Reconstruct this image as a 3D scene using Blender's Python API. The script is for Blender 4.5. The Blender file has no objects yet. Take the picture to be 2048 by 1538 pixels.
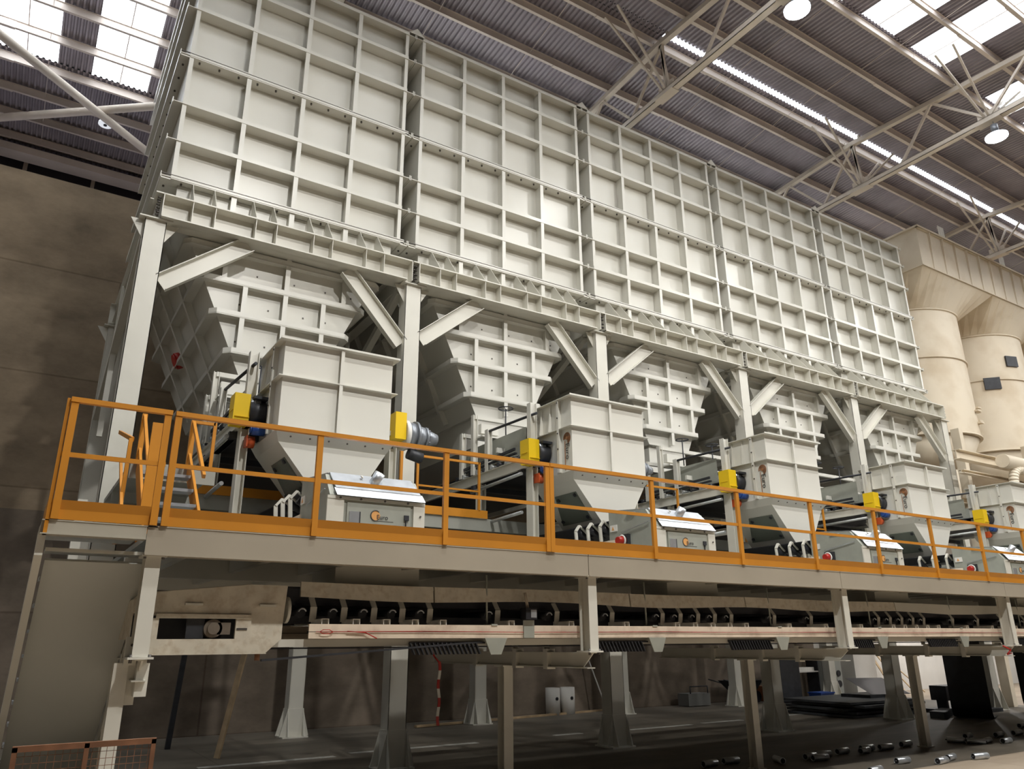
import bpy, bmesh, math, random
from mathutils import Vector, Matrix
random.seed(7)
S = bpy.context.scene
COL = S.collection
PI = math.pi

# ------------------------------------------------------------------ materials
def nmat(name):
    m = bpy.data.materials.new(name); m.use_nodes = True
    nt = m.node_tree
    return m, nt, nt.nodes['Principled BSDF']
def paint(name, col, rough=.4, metal=0., var=.06, scale=1.2, dirt=None, dirt_amt=.0, bump=0.):
    m, nt, b = nmat(name)
    tc = nt.nodes.new('ShaderNodeTexCoord')
    n = nt.nodes.new('ShaderNodeTexNoise'); n.inputs['Scale'].default_value = scale; n.inputs['Detail'].default_value = 6
    nt.links.new(tc.outputs['Object'], n.inputs['Vector'])
    r = nt.nodes.new('ShaderNodeValToRGB')
    lo = [max(0, c*(1-var)) for c in col]; hi = [min(1, c*(1+var)) for c in col]
    r.color_ramp.elements[0].position = .3; r.color_ramp.elements[0].color = (*lo, 1)
    r.color_ramp.elements[1].position = .7; r.color_ramp.elements[1].color = (*hi, 1)
    nt.links.new(n.outputs['Fac'], r.inputs['Fac'])
    out = r.outputs['Color']
    if dirt:
        n2 = nt.nodes.new('ShaderNodeTexNoise'); n2.inputs['Scale'].default_value = scale*2.3; n2.inputs['Detail'].default_value = 9
        nt.links.new(tc.outputs['Object'], n2.inputs['Vector'])
        r2 = nt.nodes.new('ShaderNodeValToRGB')
        r2.color_ramp.elements[0].position = .48; r2.color_ramp.elements[0].color = (0, 0, 0, 1)
        r2.color_ramp.elements[1].position = .72; r2.color_ramp.elements[1].color = (dirt_amt,)*3+(1,)
        nt.links.new(n2.outputs['Fac'], r2.inputs['Fac'])
        mx = nt.nodes.new('ShaderNodeMixRGB'); mx.inputs[2].default_value = (*dirt, 1)
        nt.links.new(r2.outputs['Color'], mx.inputs[0]); nt.links.new(out, mx.inputs[1]); out = mx.outputs[0]
    nt.links.new(out, b.inputs['Base Color'])
    b.inputs['Roughness'].default_value = rough; b.inputs['Metallic'].default_value = metal
    if bump:
        bp = nt.nodes.new('ShaderNodeBump'); bp.inputs['Strength'].default_value = bump; bp.inputs['Distance'].default_value = .02
        nt.links.new(n.outputs['Fac'], bp.inputs['Height']); nt.links.new(bp.outputs['Normal'], b.inputs['Normal'])
    return m
def emit(name, col, st):
    m, nt, b = nmat(name)
    b.inputs['Base Color'].default_value = (*col, 1)
    b.inputs['Emission Color'].default_value = (*col, 1); b.inputs['Emission Strength'].default_value = st
    return m
CREAM = paint('cream_paint', (.68, .665, .60), .33, 0, .03, .9)
CREAM2 = paint('cream_paint_frame', (.64, .62, .545), .38, 0, .04, 1.5)
DUSTY = paint('dusty_cream', (.60, .55, .45), .6, 0, .10, 6., (.34, .24, .14), .45)
RAILP = paint('beige_channel_paint', (.80, .68, .54), .5, 0, .05, 2., (.20, .08, .04), .35)
OLD = paint('old_cream_paint', (.70, .615, .48), .55, 0, .08, .35, (.46, .34, .20), .5)
ORANGE = paint('orange_paint', (.54, .215, .016), .45, 0, .07, 2.)
YELLOW = paint('yellow_guard_paint', (.84, .56, .01), .4, 0, .03, 3.)
GALV = paint('galvanised_steel', (.62, .65, .68), .33, .75, .12, 6.)
STEEL = paint('bare_steel', (.42, .43, .42), .45, .6, .15, 8.)
GEAR = paint('grey_gearbox', (.26, .28, .31), .35, .3, .1, 6.)
BLUE = paint('blue_motor', (.02, .07, .28), .35, 0, .1, 6.)
RUBBER = paint('black_rubber', (.012, .012, .016), .55, 0, .3, 6.)
DARK = paint('dark_metal', (.035, .037, .043), .5, .2, .2, 6.)
GREYBOX = paint('grey_green_sheet', (.36, .37, .32), .45, .1, .07, 5.)
GLASSY = paint('dull_green_window', (.17, .19, .16), .25, 0, .08, 3.)
RED = paint('red_plastic', (.45, .02, .012), .4, 0, .1, 5.)
ORED = paint('orange_red_cap', (.55, .09, .02), .45, 0, .05, 5.)
WHITE = paint('white_label', (.75, .73, .68), .5, 0, .05, 9.)
BOLT = paint('dark_bolt', (.10, .09, .08), .5, .4, .1, 9.)
INK = paint('dark_ink', (.05, .05, .05), .6, 0, .1, 9.)
LOGO = paint('logo_orange', (.72, .36, .12), .5, 0, .05, 9.)
LOGO2 = paint('logo_brown', (.30, .13, .05), .5, 0, .05, 9.)
TRUSS = paint('truss_primer', (.66, .59, .51), .55, 0, .12, 1.5)
PURLIN = paint('purlin_steel', (.66, .585, .53), .5, .1, .15, .7)
ROOF = paint('roof_sheet', (.31, .28, .31), .40, .25, .18, .8)
WOOD = paint('raw_timber', (.42, .30, .17), .7, 0, .2, 5.)
BLUEP = paint('blue_plastic', (.01, .06, .30), .4, 0, .1, 5.)
GREYW = paint('light_grey_render', (.62, .60, .56), .7, 0, .06, 1.)
PLYB = paint('black_film_panel', (.06, .065, .07), .5, 0, .2, 3.)
RUST = paint('rusty_steel', (.22, .10, .05), .7, 0, .3, 8.)
LAMP = emit('lamp_glow', (.93, .97, 1.), 60.)
LAMPOFF = emit('small_lamp_glow', (.9, .95, 1.), 1.2)
SKY = emit('backlit_translucent_sheet', (.92, .96, 1.), 7.)

def concrete(name, c1, c2, bw, bh, mortar, rough=.85, sc=.7, bump=.3, plane='xz', floor=False):
    m, nt, b = nmat(name)
    tc = nt.nodes.new('ShaderNodeTexCoord')
    sep = nt.nodes.new('ShaderNodeSeparateXYZ'); nt.links.new(tc.outputs['Object'], sep.inputs[0])
    cmb = nt.nodes.new('ShaderNodeCombineXYZ')
    nt.links.new(sep.outputs['X'], cmb.inputs['X'])
    nt.links.new(sep.outputs['Z' if plane == 'xz' else 'Y'], cmb.inputs['Y'])
    br = nt.nodes.new('ShaderNodeTexBrick'); br.offset = .5
    br.inputs['Scale'].default_value = 1; br.inputs['Brick Width'].default_value = bw; br.inputs['Row Height'].default_value = bh
    br.inputs['Mortar Size'].default_value = mortar; br.inputs['Mortar Smooth'].default_value = .6
    br.inputs['Color1'].default_value = (1, 1, 1, 1); br.inputs['Color2'].default_value = (.9, .88, .86, 1); br.inputs['Mortar'].default_value = (.62, .58, .54, 1)
    nt.links.new(cmb.outputs[0], br.inputs['Vector'])
    n = nt.nodes.new('ShaderNodeTexNoise'); n.inputs['Scale'].default_value = sc; n.inputs['Detail'].default_value = 10; n.inputs['Roughness'].default_value = .65
    mp = nt.nodes.new('ShaderNodeMapping')
    mp.inputs['Scale'].default_value = (1, 1, 1.6) if not floor else (.5, 2.2, 1)
    nt.links.new(tc.outputs['Object'], mp.inputs[0]); nt.links.new(mp.outputs[0], n.inputs['Vector'])
    r = nt.nodes.new('ShaderNodeValToRGB')
    r.color_ramp.elements[0].position = .32; r.color_ramp.elements[0].color = (*c1, 1)
    r.color_ramp.elements[1].position = .68; r.color_ramp.elements[1].color = (*c2, 1)
    nt.links.new(n.outputs['Fac'], r.inputs['Fac'])
    mx = nt.nodes.new('ShaderNodeMixRGB'); mx.blend_type = 'MULTIPLY'; mx.inputs[0].default_value = .85
    nt.links.new(r.outputs[0], mx.inputs[1]); nt.links.new(br.outputs['Color'], mx.inputs[2])
    nt.links.new(mx.outputs[0], b.inputs['Base Color'])
    b.inputs['Roughness'].default_value = rough
    bu = nt.nodes.new('ShaderNodeBump'); bu.inputs['Strength'].default_value = bump; bu.inputs['Distance'].default_value = .03
    nt.links.new(n.outputs['Fac'], bu.inputs['Height']); nt.links.new(bu.outputs[0], b.inputs['Normal'])
    return m
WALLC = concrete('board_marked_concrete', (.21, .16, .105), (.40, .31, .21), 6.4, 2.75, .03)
FLOORC = concrete('shaded_worn_concrete', (.09, .078, .06), (.18, .155, .12), 5.2, 5.2, .02, .6, .5, .15, 'xy', True)  # floor concrete darkened with the shade under the walkway
FLOORL = concrete('lit_concrete_floor', (.27, .215, .155), (.37, .30, .225), 7., 7., .02, .6, .5, .15, 'xy', True)  # floor concrete lightened where light falls, beyond the deck's shadow edge
WALLD = concrete('shaded_stained_concrete', (.125, .10, .073), (.24, .19, .145), 6.4, 2.75, .03)  # darker stained pour, with shade below the deck put into its colour
FARW = concrete('far_dark_cladding', (.04, .04, .055), (.06, .06, .075), 2.1, 30, .06)

# ------------------------------------------------------------------ mesh builder
class MB:
    def __init__(s): s.v = []; s.f = []; s.m = []; s.sm = []
    def add(s, vs, fs, mi=0, smooth=False):
        o = len(s.v); s.v += [tuple(v) for v in vs]
        for f in fs: s.f.append([i+o for i in f]); s.m.append(mi); s.sm.append(smooth)
        return s
    def box(s, x0, x1, y0, y1, z0, z1, mi=0):
        if x0 > x1: x0, x1 = x1, x0
        if y0 > y1: y0, y1 = y1, y0
        if z0 > z1: z0, z1 = z1, z0
        vs = [(x, y, z) for z in (z0, z1) for y in (y0, y1) for x in (x0, x1)]
        return s.add(vs, [(0, 2, 3, 1), (4, 5, 7, 6), (0, 1, 5, 4), (2, 6, 7, 3), (0, 4, 6, 2), (1, 3, 7, 5)], mi)
    def prism(s, pts, axis, a, b, mi=0):
        # pts in the two remaining axes (in x,y,z order), extruded along axis from a to b
        def mk(p, t):
            if axis == 'x': return (t, p[0], p[1])
            if axis == 'y': return (p[0], t, p[1])
            return (p[0], p[1], t)
        n = len(pts); vs = [mk(p, a) for p in pts]+[mk(p, b) for p in pts]
        fs = [tuple(range(n))[::-1], tuple(range(n, 2*n))]+[(i, (i+1) % n, n+(i+1) % n, n+i) for i in range(n)]
        return s.add(vs, fs, mi)
    def hexa(s, bot, top, mi=0):
        n = len(bot); vs = list(bot)+list(top)
        fs = [tuple(range(n))[::-1], tuple(range(n, 2*n))]+[(i, (i+1) % n, n+(i+1) % n, n+i) for i in range(n)]
        return s.add(vs, fs, mi)
    def bar(s, p0, p1, w, h, mi=0, up=(0, 0, 1)):
        p0 = Vector(p0); p1 = Vector(p1); d = (p1-p0).normalized(); u = Vector(up)
        if abs(d.dot(u)) > .98: u = Vector((0, 1, 0))
        r = d.cross(u).normalized(); u = r.cross(d).normalized()
        q = [r*sx*w/2+u*sz*h/2 for sx, sz in ((-1, -1), (1, -1), (1, 1), (-1, 1))]
        return s.hexa([p0+k for k in q], [p1+k for k in q], mi)
    def ibeam(s, p0, p1, w, h, t=.015, mi=0, up=(0, 0, 1)):
        p0 = Vector(p0); p1 = Vector(p1); d = (p1-p0).normalized(); u = Vector(up)
        if abs(d.dot(u)) > .98: u = Vector((0, 1, 0))
        r = d.cross(u).normalized(); u = r.cross(d).normalized()
        for a in (-1, 1): s.bar(p0+u*a*(h/2-t/2), p1+u*a*(h/2-t/2), w, t, mi, u)
        return s.bar(p0, p1, t, h-2*t, mi, u)
    def cyl(s, p0, p1, r0, r1=None, n=16, mi=0, caps=True, smooth=True):
        r1 = r0 if r1 is None else r1
        p0 = Vector(p0); p1 = Vector(p1); d = (p1-p0).normalized()
        u = Vector((0, 0, 1)) if abs(d.z) < .9 else Vector((1, 0, 0))
        a = d.cross(u).normalized(); b = a.cross(d).normalized()
        ring = lambda p, r: [p+(a*math.cos(t)+b*math.sin(t))*r for t in [2*PI*i/n for i in range(n)]]
        o = len(s.v); s.v += [tuple(v) for v in ring(p0, r0)+ring(p1, r1)]
        for i in range(n):
            s.f.append([o+i, o+(i+1) % n, o+n+(i+1) % n, o+n+i]); s.m.append(mi); s.sm.append(smooth)
        if caps:
            s.f.append([o+i for i in range(n)][::-1]); s.m.append(mi); s.sm.append(False)
            s.f.append([o+n+i for i in range(n)]); s.m.append(mi); s.sm.append(False)
        return s
    def tube(s, p0, p1, r, ri, n=16, mi=0):      # open pipe with wall thickness
        s.cyl(p0, p1, r, n=n, mi=mi, caps=False); s.cyl(p0, p1, ri, n=n, mi=mi, caps=False)
        o = len(s.v)-4*n
        for k, rev in ((0, False), (n, True)):
            for i in range(n):
                f = [o+k+i, o+k+(i+1) % n, o+2*n+k+(i+1) % n, o+2*n+k+i]
                s.f.append(f if rev else f[::-1]); s.m.append(mi); s.sm.append(False)
        return s
    def path(s, pts, r, n=8, mi=0):
        for a, b in zip(pts[:-1], pts[1:]): s.cyl(a, b, r, n=n, mi=mi)
        return s
    def torus(s, c, R, r, axis='z', n=24, k=6, mi=0, a0=0, a1=2*PI):
        c = Vector(c); closed = abs(a1-a0-2*PI) < 1e-6; m = n if closed else n+1
        ax = {'z': (Vector((1, 0, 0)), Vector((0, 1, 0)), Vector((0, 0, 1))), 'y': (Vector((1, 0, 0)), Vector((0, 0, 1)), Vector((0, 1, 0))), 'x': (Vector((0, 1, 0)), Vector((0, 0, 1)), Vector((1, 0, 0)))}[axis]
        vs = []
        for i in range(m):
            t = a0+(a1-a0)*i/n; rd = ax[0]*math.cos(t)+ax[1]*math.sin(t)
            for j in range(k):
                q = 2*PI*j/k; vs.append(c+rd*(R+r*math.cos(q))+ax[2]*r*math.sin(q))
        fs = [(i*k+j, ((i+1) % m)*k+j, ((i+1) % m)*k+(j+1) % k, i*k+(j+1) % k) for i in range(n) for j in range(k)]
        return s.add(vs, fs, mi, True)
    def build(s, name, mats, parent=None, **tags):
        if not isinstance(mats, (list, tuple)): mats = [mats]
        off = Vector((0, 0, 0))
        p = parent
        while p is not None: off += p.location; p = p.parent
        me = bpy.data.meshes.new(name)
        me.from_pydata([tuple(Vector(v)-off) for v in s.v], [], s.f)
        for mt in mats: me.materials.append(mt)
        me.polygons.foreach_set('material_index', s.m); me.polygons.foreach_set('use_smooth', s.sm)
        bm = bmesh.new(); bm.from_mesh(me); bmesh.ops.recalc_face_normals(bm, faces=bm.faces[:]); bm.to_mesh(me); bm.free()
        me.update()
        o = bpy.data.objects.new(name, me); COL.objects.link(o)
        if parent is not None: o.parent = parent
        tag(o, **tags)
        return o
def tag(o, label=None, cat=None, group=None, kind=None):
    if label: o['label'] = label
    if cat: o['category'] = cat
    if group: o['group'] = group
    if kind: o['kind'] = kind
def thing(name, loc, label, cat, group=None):
    o = bpy.data.objects.new(name, None); COL.objects.link(o); o.location = loc; o.empty_display_size = .3
    tag(o, label, cat, group); return o
def dup(root, dx=(0, 0, 0), label=None, skip=(), group=None, scale=None):
    r = root.copy(); COL.objects.link(r); r.location = root.location+Vector(dx)
    if label: r['label'] = label
    if group: r['group'] = group
    for ch in list(root.children):
        if ch.name.split('.')[0] in skip: continue
        c = ch.copy(); COL.objects.link(c); c.parent = r
        for g in ch.children:
            d = g.copy(); COL.objects.link(d); d.parent = c
    return r
def text_mesh(body, size, mat, name, parent, M, thick=.002):
    cu = bpy.data.curves.new('lettering', 'FONT'); cu.body = body; cu.size = size; cu.extrude = thick
    t = bpy.data.objects.new('lettering', cu)
    me = bpy.data.meshes.new_from_object(t)
    bpy.data.objects.remove(t); me.materials.clear(); me.materials.append(mat)
    off = Vector((0, 0, 0)); p = parent
    while p is not None: off += p.location; p = p.parent
    me.transform(Matrix.Translation(-off) @ M)
    o = bpy.data.objects.new(name, me); COL.objects.link(o); o.parent = parent
    return o
ORD = ['nearest', 'second nearest', 'middle', 'second farthest', 'farthest']
ORDL = ['leftmost', 'second from left', 'middle', 'fourth from left', 'fifth from left']
P5 = 5.0

# ================================================================== SETTING
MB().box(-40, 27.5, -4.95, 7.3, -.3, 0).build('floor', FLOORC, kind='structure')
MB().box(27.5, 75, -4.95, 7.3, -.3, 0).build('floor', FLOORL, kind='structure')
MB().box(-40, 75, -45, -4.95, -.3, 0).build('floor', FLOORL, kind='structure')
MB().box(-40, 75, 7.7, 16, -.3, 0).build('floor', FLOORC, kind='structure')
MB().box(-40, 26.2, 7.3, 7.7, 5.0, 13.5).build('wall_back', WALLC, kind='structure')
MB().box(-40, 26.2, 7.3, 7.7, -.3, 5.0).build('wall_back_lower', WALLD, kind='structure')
MB().box(-40, 75, 15.2, 15.5, -.3, 18.4).build('wall_far', FARW, kind='structure')
MB().box(-16, 26, 15.12, 15.18, 4, 12.5).build('added_glow_band', emit('hidden_fill_glow', (.9, .9, 1.), 1.9), kind='structure')  # unseen glowing band, added to light the roof from below
MB().box(26.2, 75, 7.3, 7.6, -.3, 13.0).build('wall_back_right', GREYW, kind='structure')
# roof profile: gable, ridge at y=-.43 z 19.05
YR, ZR, SL = -.43, 19.2, .06
def zroof(y): return ZR-SL*abs(y-YR)
TX = [-14.9, -5.8, 3.3, 12.45, 21.6, 30.75, 39.9, 49.0]        # truss planes
def sheet(name, x0, x1, y0, y1, mat, pitch=.155, amp=.05, **tags):
    b = MB(); n = max(1, int(round((x1-x0)/pitch))); w = (x1-x0)/n
    prof = []
    for i in range(n):
        x = x0+i*w; prof += [(x, 0), (x+.30*w, 0), (x+.5*w, amp), (x+.8*w, amp)]
    prof.append((x1, 0)); m = len(prof)
    ys = [y0, y1] if not (y0 < YR < y1) else [y0, YR, y1]
    vs = [(p[0], y, zroof(y)+p[1]) for y in ys for p in prof]
    fs = [(j*m+i, j*m+i+1, (j+1)*m+i+1, (j+1)*m+i) for j in range(len(ys)-1) for i in range(m-1)]
    b.add(vs, fs)
    return b.build(name, mat, **tags)
XA, XB = -24.0, 66.0
zones = [(-46, -10.4, 0), (-10.4, -4.19, 1), (-4.19, 3.3, 0), (3.3, 9.6, 1), (9.6, 15.3, 0)]
skyx = []
for t in TX:
    for a, b_ in ((-7.4, -5.83), (-4.93, -3.38), (-2.5, -.93)): skyx.append((t+a, t+b_))
skyx = [q for q in skyx if q[0] > XA and q[1] < XB]
for (y0, y1, s) in zones:
    if not s:
        if y0 < YR < y1:      # leave the narrow ridge strip open for its rooflight
            sheet('ceiling', XA, XB, y0, -.56, ROOF, kind='structure'); sheet('ceiling', XA, XB, -.37, y1, ROOF, kind='structure')
            sheet('ceiling', XA, 12.6, -.56, -.37, ROOF, kind='structure')
            sheet('ridge_rooflight', 12.6, XB, -.56, -.37, SKY, label='narrow bright strip of daylight running along the roof ridge', cat='skylight')
        else: sheet('ceiling', XA, XB, y0, y1, ROOF, kind='structure')
        continue
    edges = [XA]+[e for q in skyx for e in q]+[XB]
    for i in range(0, len(edges), 2):
        if edges[i+1]-edges[i] > .05: sheet('ceiling', edges[i], edges[i+1], y0, y1, ROOF, kind='structure')
    side = {-10.4: 'on the near slope right of the silos', 3.3: 'behind the silos'}.get(y0, 'over the hall floor')
    for i, q in enumerate(skyx):
        if y0 < -12 and i % 2: pass
        xm = (q[0]+q[1])/2; sk = MB().bar((xm, y0, zroof(y0)-.01), (xm, y1, zroof(y1)-.01), .03, .02).build('sheet_seam', PURLIN)
        sk.parent = sheet('roof_skylight', q[0], q[1], y0, y1, SKY, label='bright corrugated skylight sheet between roof purlins '+side, cat='skylight', group='skylights '+side)
# purlins
LP = [14.6, 13.64, 12.43, 11.16, 9.80, 8.40, 7.07, 5.79, 4.48, 3.18, 1.99, .65, -.16, -.72, -1.48, -2.76, -4.07, -5.40, -6.70, -8.0, -9.3, -10.6, -11.9, -13.2, -14.5, -15.8, -18.4, -21., -23.6, -26.2, -28.8]
for i, y in enumerate(LP):
    if y in (-.72,): continue
    b = MB(); z = zroof(y)-.01
    b.box(XA, XB, y-.008, y+.008, z-.24, z)
    b.box(XA, XB, y-.04, y+.045, z-.255, z-.24)
    b.box(XA, XB, y-.04, y+.04, z-.012, z)
    for t in TX:                                   # lapped sleeve at each truss
        b.box(t-2.2, t+2.2, y-.05, y+.055, z-.275, z-.255); b.box(t-2.2, t+2.2, y-.016, y-.008, z-.25, z)
    where = 'behind the silos over the concrete wall' if y > 3 else ('just above the silo tops' if y > -.5 else 'on the near roof slope in front of the silos')
    b.build('roof_purlin', PURLIN, label='long pale roof purlin running lengthwise '+where, cat='roof beam', group='roof purlins '+where)
# rooflight hanger rods: thin sag rods seen between purlins
b = MB()
for t in TX:
    for k in (3.05, 6.1):
        for a, c in zip(LP[:-1], LP[1:]):
            b.bar((t+k, a, zroof(a)-.2), (t+k, c, zroof(c)-.06), .012, .012)
b.build('sag_rods', PURLIN, label='thin sag rods linking the roof purlins', cat='rod', kind='structure')
MB().box(XA, XB, 14.2, 14.3, 17.75, 18.25).box(XA, XB, 13.75, 14.3, 17.70, 17.75).box(XA, XB, 13.7, 13.75, 17.7, 17.95).build('trim_1', PURLIN, kind='structure')
b = MB()
for i in range(40):
    b.box(-20+i*2.1, -20+i*2.1+.12, 15.0, 15.2, 12, 18.3)
b.build('trim_2', PURLIN, kind='structure')
# trusses
def truss(x, label):
    t = thing('roof_truss', (x, YR, 0), label, 'roof truss', 'roof trusses')
    zb = 17.0
    ys_b = [-.5+d for d in (-32, -26.4, -21, -15.5, -9.9, -4.3, 0, 4.3, 9.9)]
    b = MB(); b.box(x-.11, x+.11, -33, 14.4, zb-.11, zb-.095); b.box(x-.11, x-.095, -33, 14.4, zb-.11, zb+.06); b.box(x+.095, x+.11, -33, 14.4, zb-.11, zb+.06)
    b.box(x-.11, x+.11, -33, 14.4, zb+.045, zb+.06)
    for y in (-.5, -4.8): b.box(x-.15, x+.15, y-.35, y+.35, zb-.13, zb-.11); b.box(x-.012, x+.012, y-.3, y+.3, zb, zb+.3)
    b.build('bottom_chord', TRUSS, t)
    b = MB()
    for a, c in ((-33, YR), (YR, 14.4)):
        b.bar((x, a, zroof(a)-.40), (x, c, zroof(c)-.40), .17, .15)
    for y in LP:
        if y > -30: b.box(x-.05, x+.05, y-.06, y+.02, zroof(y)-.34, zroof(y)-.2)
    b.build('top_chord', TRUSS, t)
    mem = [(0, 0)]
    web = []
    for sgn in (1, -1):
        web += [(sgn*1.5, sgn*2.8), (sgn*4.3, sgn*2.8), (sgn*4.3, sgn*5.7), (sgn*7.1, sgn*5.7), (sgn*9.9, sgn*8.5), (sgn*7.1, sgn*8.5), (sgn*9.9, sgn*11.3), (sgn*12.7, sgn*11.3), (sgn*15.5, sgn*14.1), (sgn*12.7, sgn*14.1)]
    web += [(0, 0.02), (1.5, 0), (-.12, 0.1)]
    for a, c in web:
        yb, yt = -.5+a, -.5+c
        if max(yb, yt) > 14: continue
        MB().bar((x, yb, zb+.05), (x, yt, zroof(yt)-.42), .075, .075, up=(1, 0, 0)).build('web_member', TRUSS, t)
    for yb in (-.5, -4.8, -9.1, 3.8):
        for sx in (-1, 1):
            for dy in (-.14, .24):
                e = (x+sx*1.95, yb+dy*1.4-.1, zroof(yb)-.28)
                MB().bar((x+sx*.08, yb+dy*.3, zb+.08), e, .06, .06).build('sway_brace', TRUSS, t)
    return t
wh = {-14.9: 'far off left out past the silos', -5.8: 'left of the concrete wall end', 3.3: 'above the nearest silo', 12.45: 'rising behind the third silo, nearest one seen whole', 21.6: 'rising behind the fourth silo', 30.75: 'rising behind the old round silos', 39.9: 'at the far right end', 49.0: 'beyond the far right end'}
for x in TX[1:]: truss(x, 'pale steel roof truss with diagonal webs '+wh[x])
# round bracing tubes behind the silos on the left
for i, (a, c, z, lb) in enumerate([((-7.66, 14.6), (3.9, 5.6), 17.45, 'falling to the right'), ((-7.6, 3.95), (3.1, 13.1), 17.2, 'rising to the right')]):
    MB().cyl((*a, z), (*c, z), .12, n=14).build('bracing_tube', TRUSS, label='round steel roof bracing tube above the concrete wall, '+lb, cat='brace')
# lamps
def lamp(x, y, z, label, on=True):
    t = thing('high_bay_lamp', (x, y, z), label, 'lamp', 'high bay lamps')
    b = MB(); b.cyl((x, y, z+.03), (x, y, z+.16), .31, .14, 20); b.cyl((x, y, z+.16), (x, y, z+.42), .10, n=14)
    b.path([(x, y, z+.4), (x, y, 16.95)], .012, 6); b.build('housing', GEAR, t)
    MB().cyl((x, y, z-.02), (x, y, z+.03), .30, n=24).build('diffuser', LAMP, t)
    ld = bpy.data.lights.new('high_bay_light', 'AREA'); ld.shape = 'DISK'; ld.size = .5; ld.energy = LAMP_W; ld.color = (1., .98, .94)
    lo = bpy.data.objects.new('high_bay_light', ld); COL.objects.link(lo); lo.location = (x, y, z-.05)
LAMP_W = 1500
for i, x in enumerate([3.3, 12.45, 21.6, 30.75, 39.9]):
    for j, y in enumerate((-4.88, -9.1, -14.5)):
        LAMP_W = (430, 700, 1900)[j]*(1.8 if x < 5 else 1.)
        if x < 5 and j == 0: continue
        nm = {12.45: 'upper one at the top edge of the picture', 21.6: 'lower right one'}.get(x, 'out over the hall') if j == 0 else 'out over the hall floor'
        lamp(x+.02, y, 16.32, 'glaring high bay lamp, '+nm)
t = thing('small_ceiling_lamp', (-1.02, 10.2, 17.4), 'small round white lamp hanging beneath the roof over the concrete wall', 'lamp')
MB().cyl((-1.02, 10.2, 17.4), (-1.02, 10.2, 17.46), .20, n=20).build('reflector', LAMPOFF, t)
MB().cyl((-1.02, 10.2, 17.37), (-1.02, 10.2, 17.41), .05, n=12).cyl((-1.02, 10.2, 17.46), (-1.02, 10.2, 17.66), .08, n=12).path([(-1.02, 10.2, 17.6), (-1.02, 10.2, 18.6)], .012, 6).build('housing', DARK, t)

# ================================================================== NEW SILOS
ZS = [10.28, 11.10, 11.94, 13.08, 14.24, 15.17, 15.98]
XS0, XS1 = .15, 4.79
sil = thing('storage_silo', (2.5, 3.2, 10.25), 'nearest of the five square ribbed cream silos, cut by the top edge', 'silo', 'row of five square ribbed silos')
MB().box(XS0, XS1, .60, 6.1, 10.25, 15.98).box(XS0, XS0+.012, .34, .60, 10.25, 15.98).box(XS1-.012, XS1, .34, .60, 10.25, 15.98).box(XS0+.012, XS0+.08, .34, .35, 10.25, 15.98).box(XS1-.08, XS1-.012, .34, .35, 10.25, 15.98).build('shell', CREAM, sil)
for i, z in enumerate(ZS):
    joint = i in (0, 3); b = MB()
    top = i == 6
    zz = z-.09 if top else z
    b.box(XS0, XS1, .332, .605, zz+.0 if not top else z-.015, zz+.015 if not top else z)          # shelf front
    b.box(XS0, XS1+(.08 if joint else 0), .317, .332, zz, zz+.085)                                   # lip
    for (xa, xb, xl) in ((XS0-.165, XS0, XS0-.18), (XS1, XS1+.15, XS1+.15)):
        b.box(xa, xb, .317, 6.15, zz, zz+.015); b.box(xl, xl+.015, .317, 6.15, zz-.03, zz+.085)
    if joint:
        b.box(XS0, XS1+.06, .325, .605, z-.022, z); b.box(XS0-.165, XS0, .33, 6.1, z-.045, z-.02); b.box(XS1, XS1+.165, .33, 6.1, z-.045, z-.02)
        b.box(XS0-.16, XS1+.14, .31, .335, z+.052, z+.062, 1)
        k = 0
        st_ = .9 if i == 0 else .38
        while XS0+.2+k*st_ < XS1: b.cyl((XS0+.2+k*st_, .42, z-.06), (XS0+.2+k*st_, .42, z-.02), .02, n=6, mi=1); k += 1
        for k in range(12):
            for xq in (XS0-.08, XS1+.08): b.cyl((xq, .6+k*.45, z-.07), (xq, .6+k*.45, z-.04), .022, n=6, mi=1)
    b.build('flange_rib' if joint or top else 'horizontal_rib', [CREAM, BOLT], sil)
for x in (1.31, 2.44, 3.57):
    for i in range(6):
        z0, z1 = ZS[i]+.09, ZS[i+1]-(.09 if i == 5 else .05 if i == 2 else 0)
        MB().box(x-.006, x+.006, .335, .605, z0-.07, z1).box(x-.045, x+.045, .325, .336, z0-.02, z1).build('vertical_rib', CREAM, sil)
b = MB().box(.3, 4.65, .50, 6.0, 9.72, 10.25)
for x in (1.31, 2.44, 3.57): b.box(x-.05, x+.05, .36, .51, 9.72, 10.25)
b.build('base_skirt', CREAM, sil)
sl = ['nearest of the five square ribbed cream silos, cut by the top edge', 'second nearest square ribbed cream silo, with glare on its lower right panel', 'middle one of the five square ribbed cream silos', 'fourth square ribbed cream silo from the left', 'farthest square ribbed cream silo, beside the old round silos']
for k in range(1, 5): dup(sil, (P5*k, 0, 0), sl[k])
# caps over the gaps between silos
for k in range(4):
    x = 4.79+P5*k
    MB().hexa([(x-.02, .30, 15.98), (x+.19, .30, 16.16), (x+.19, .30, 16.15), (x-.02, .30, 15.97)], [(x-.02, 6.1, 15.98), (x+.19, 6.1, 16.16), (x+.19, 6.1, 16.15), (x-.02, 6.1, 15.97)]).hexa(
        [(x+.40, .30, 15.98), (x+.19, .30, 16.16), (x+.19, .30, 16.15), (x+.40, .30, 15.97)], [(x+.40, 6.1, 15.98), (x+.19, 6.1, 16.16), (x+.19, 6.1, 16.15), (x+.40, 6.1, 15.97)]).prism(
        [(x, 15.97), (x+.38, 15.97), (x+.19, 16.15)], 'y', .30, .31).build('gap_cap', CREAM, label='small ridged cap bridging the gap between %s silos' % ['first and second', 'second and third', 'third and fourth', 'fourth and fifth'][k], cat='cap', group='gap caps')
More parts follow.
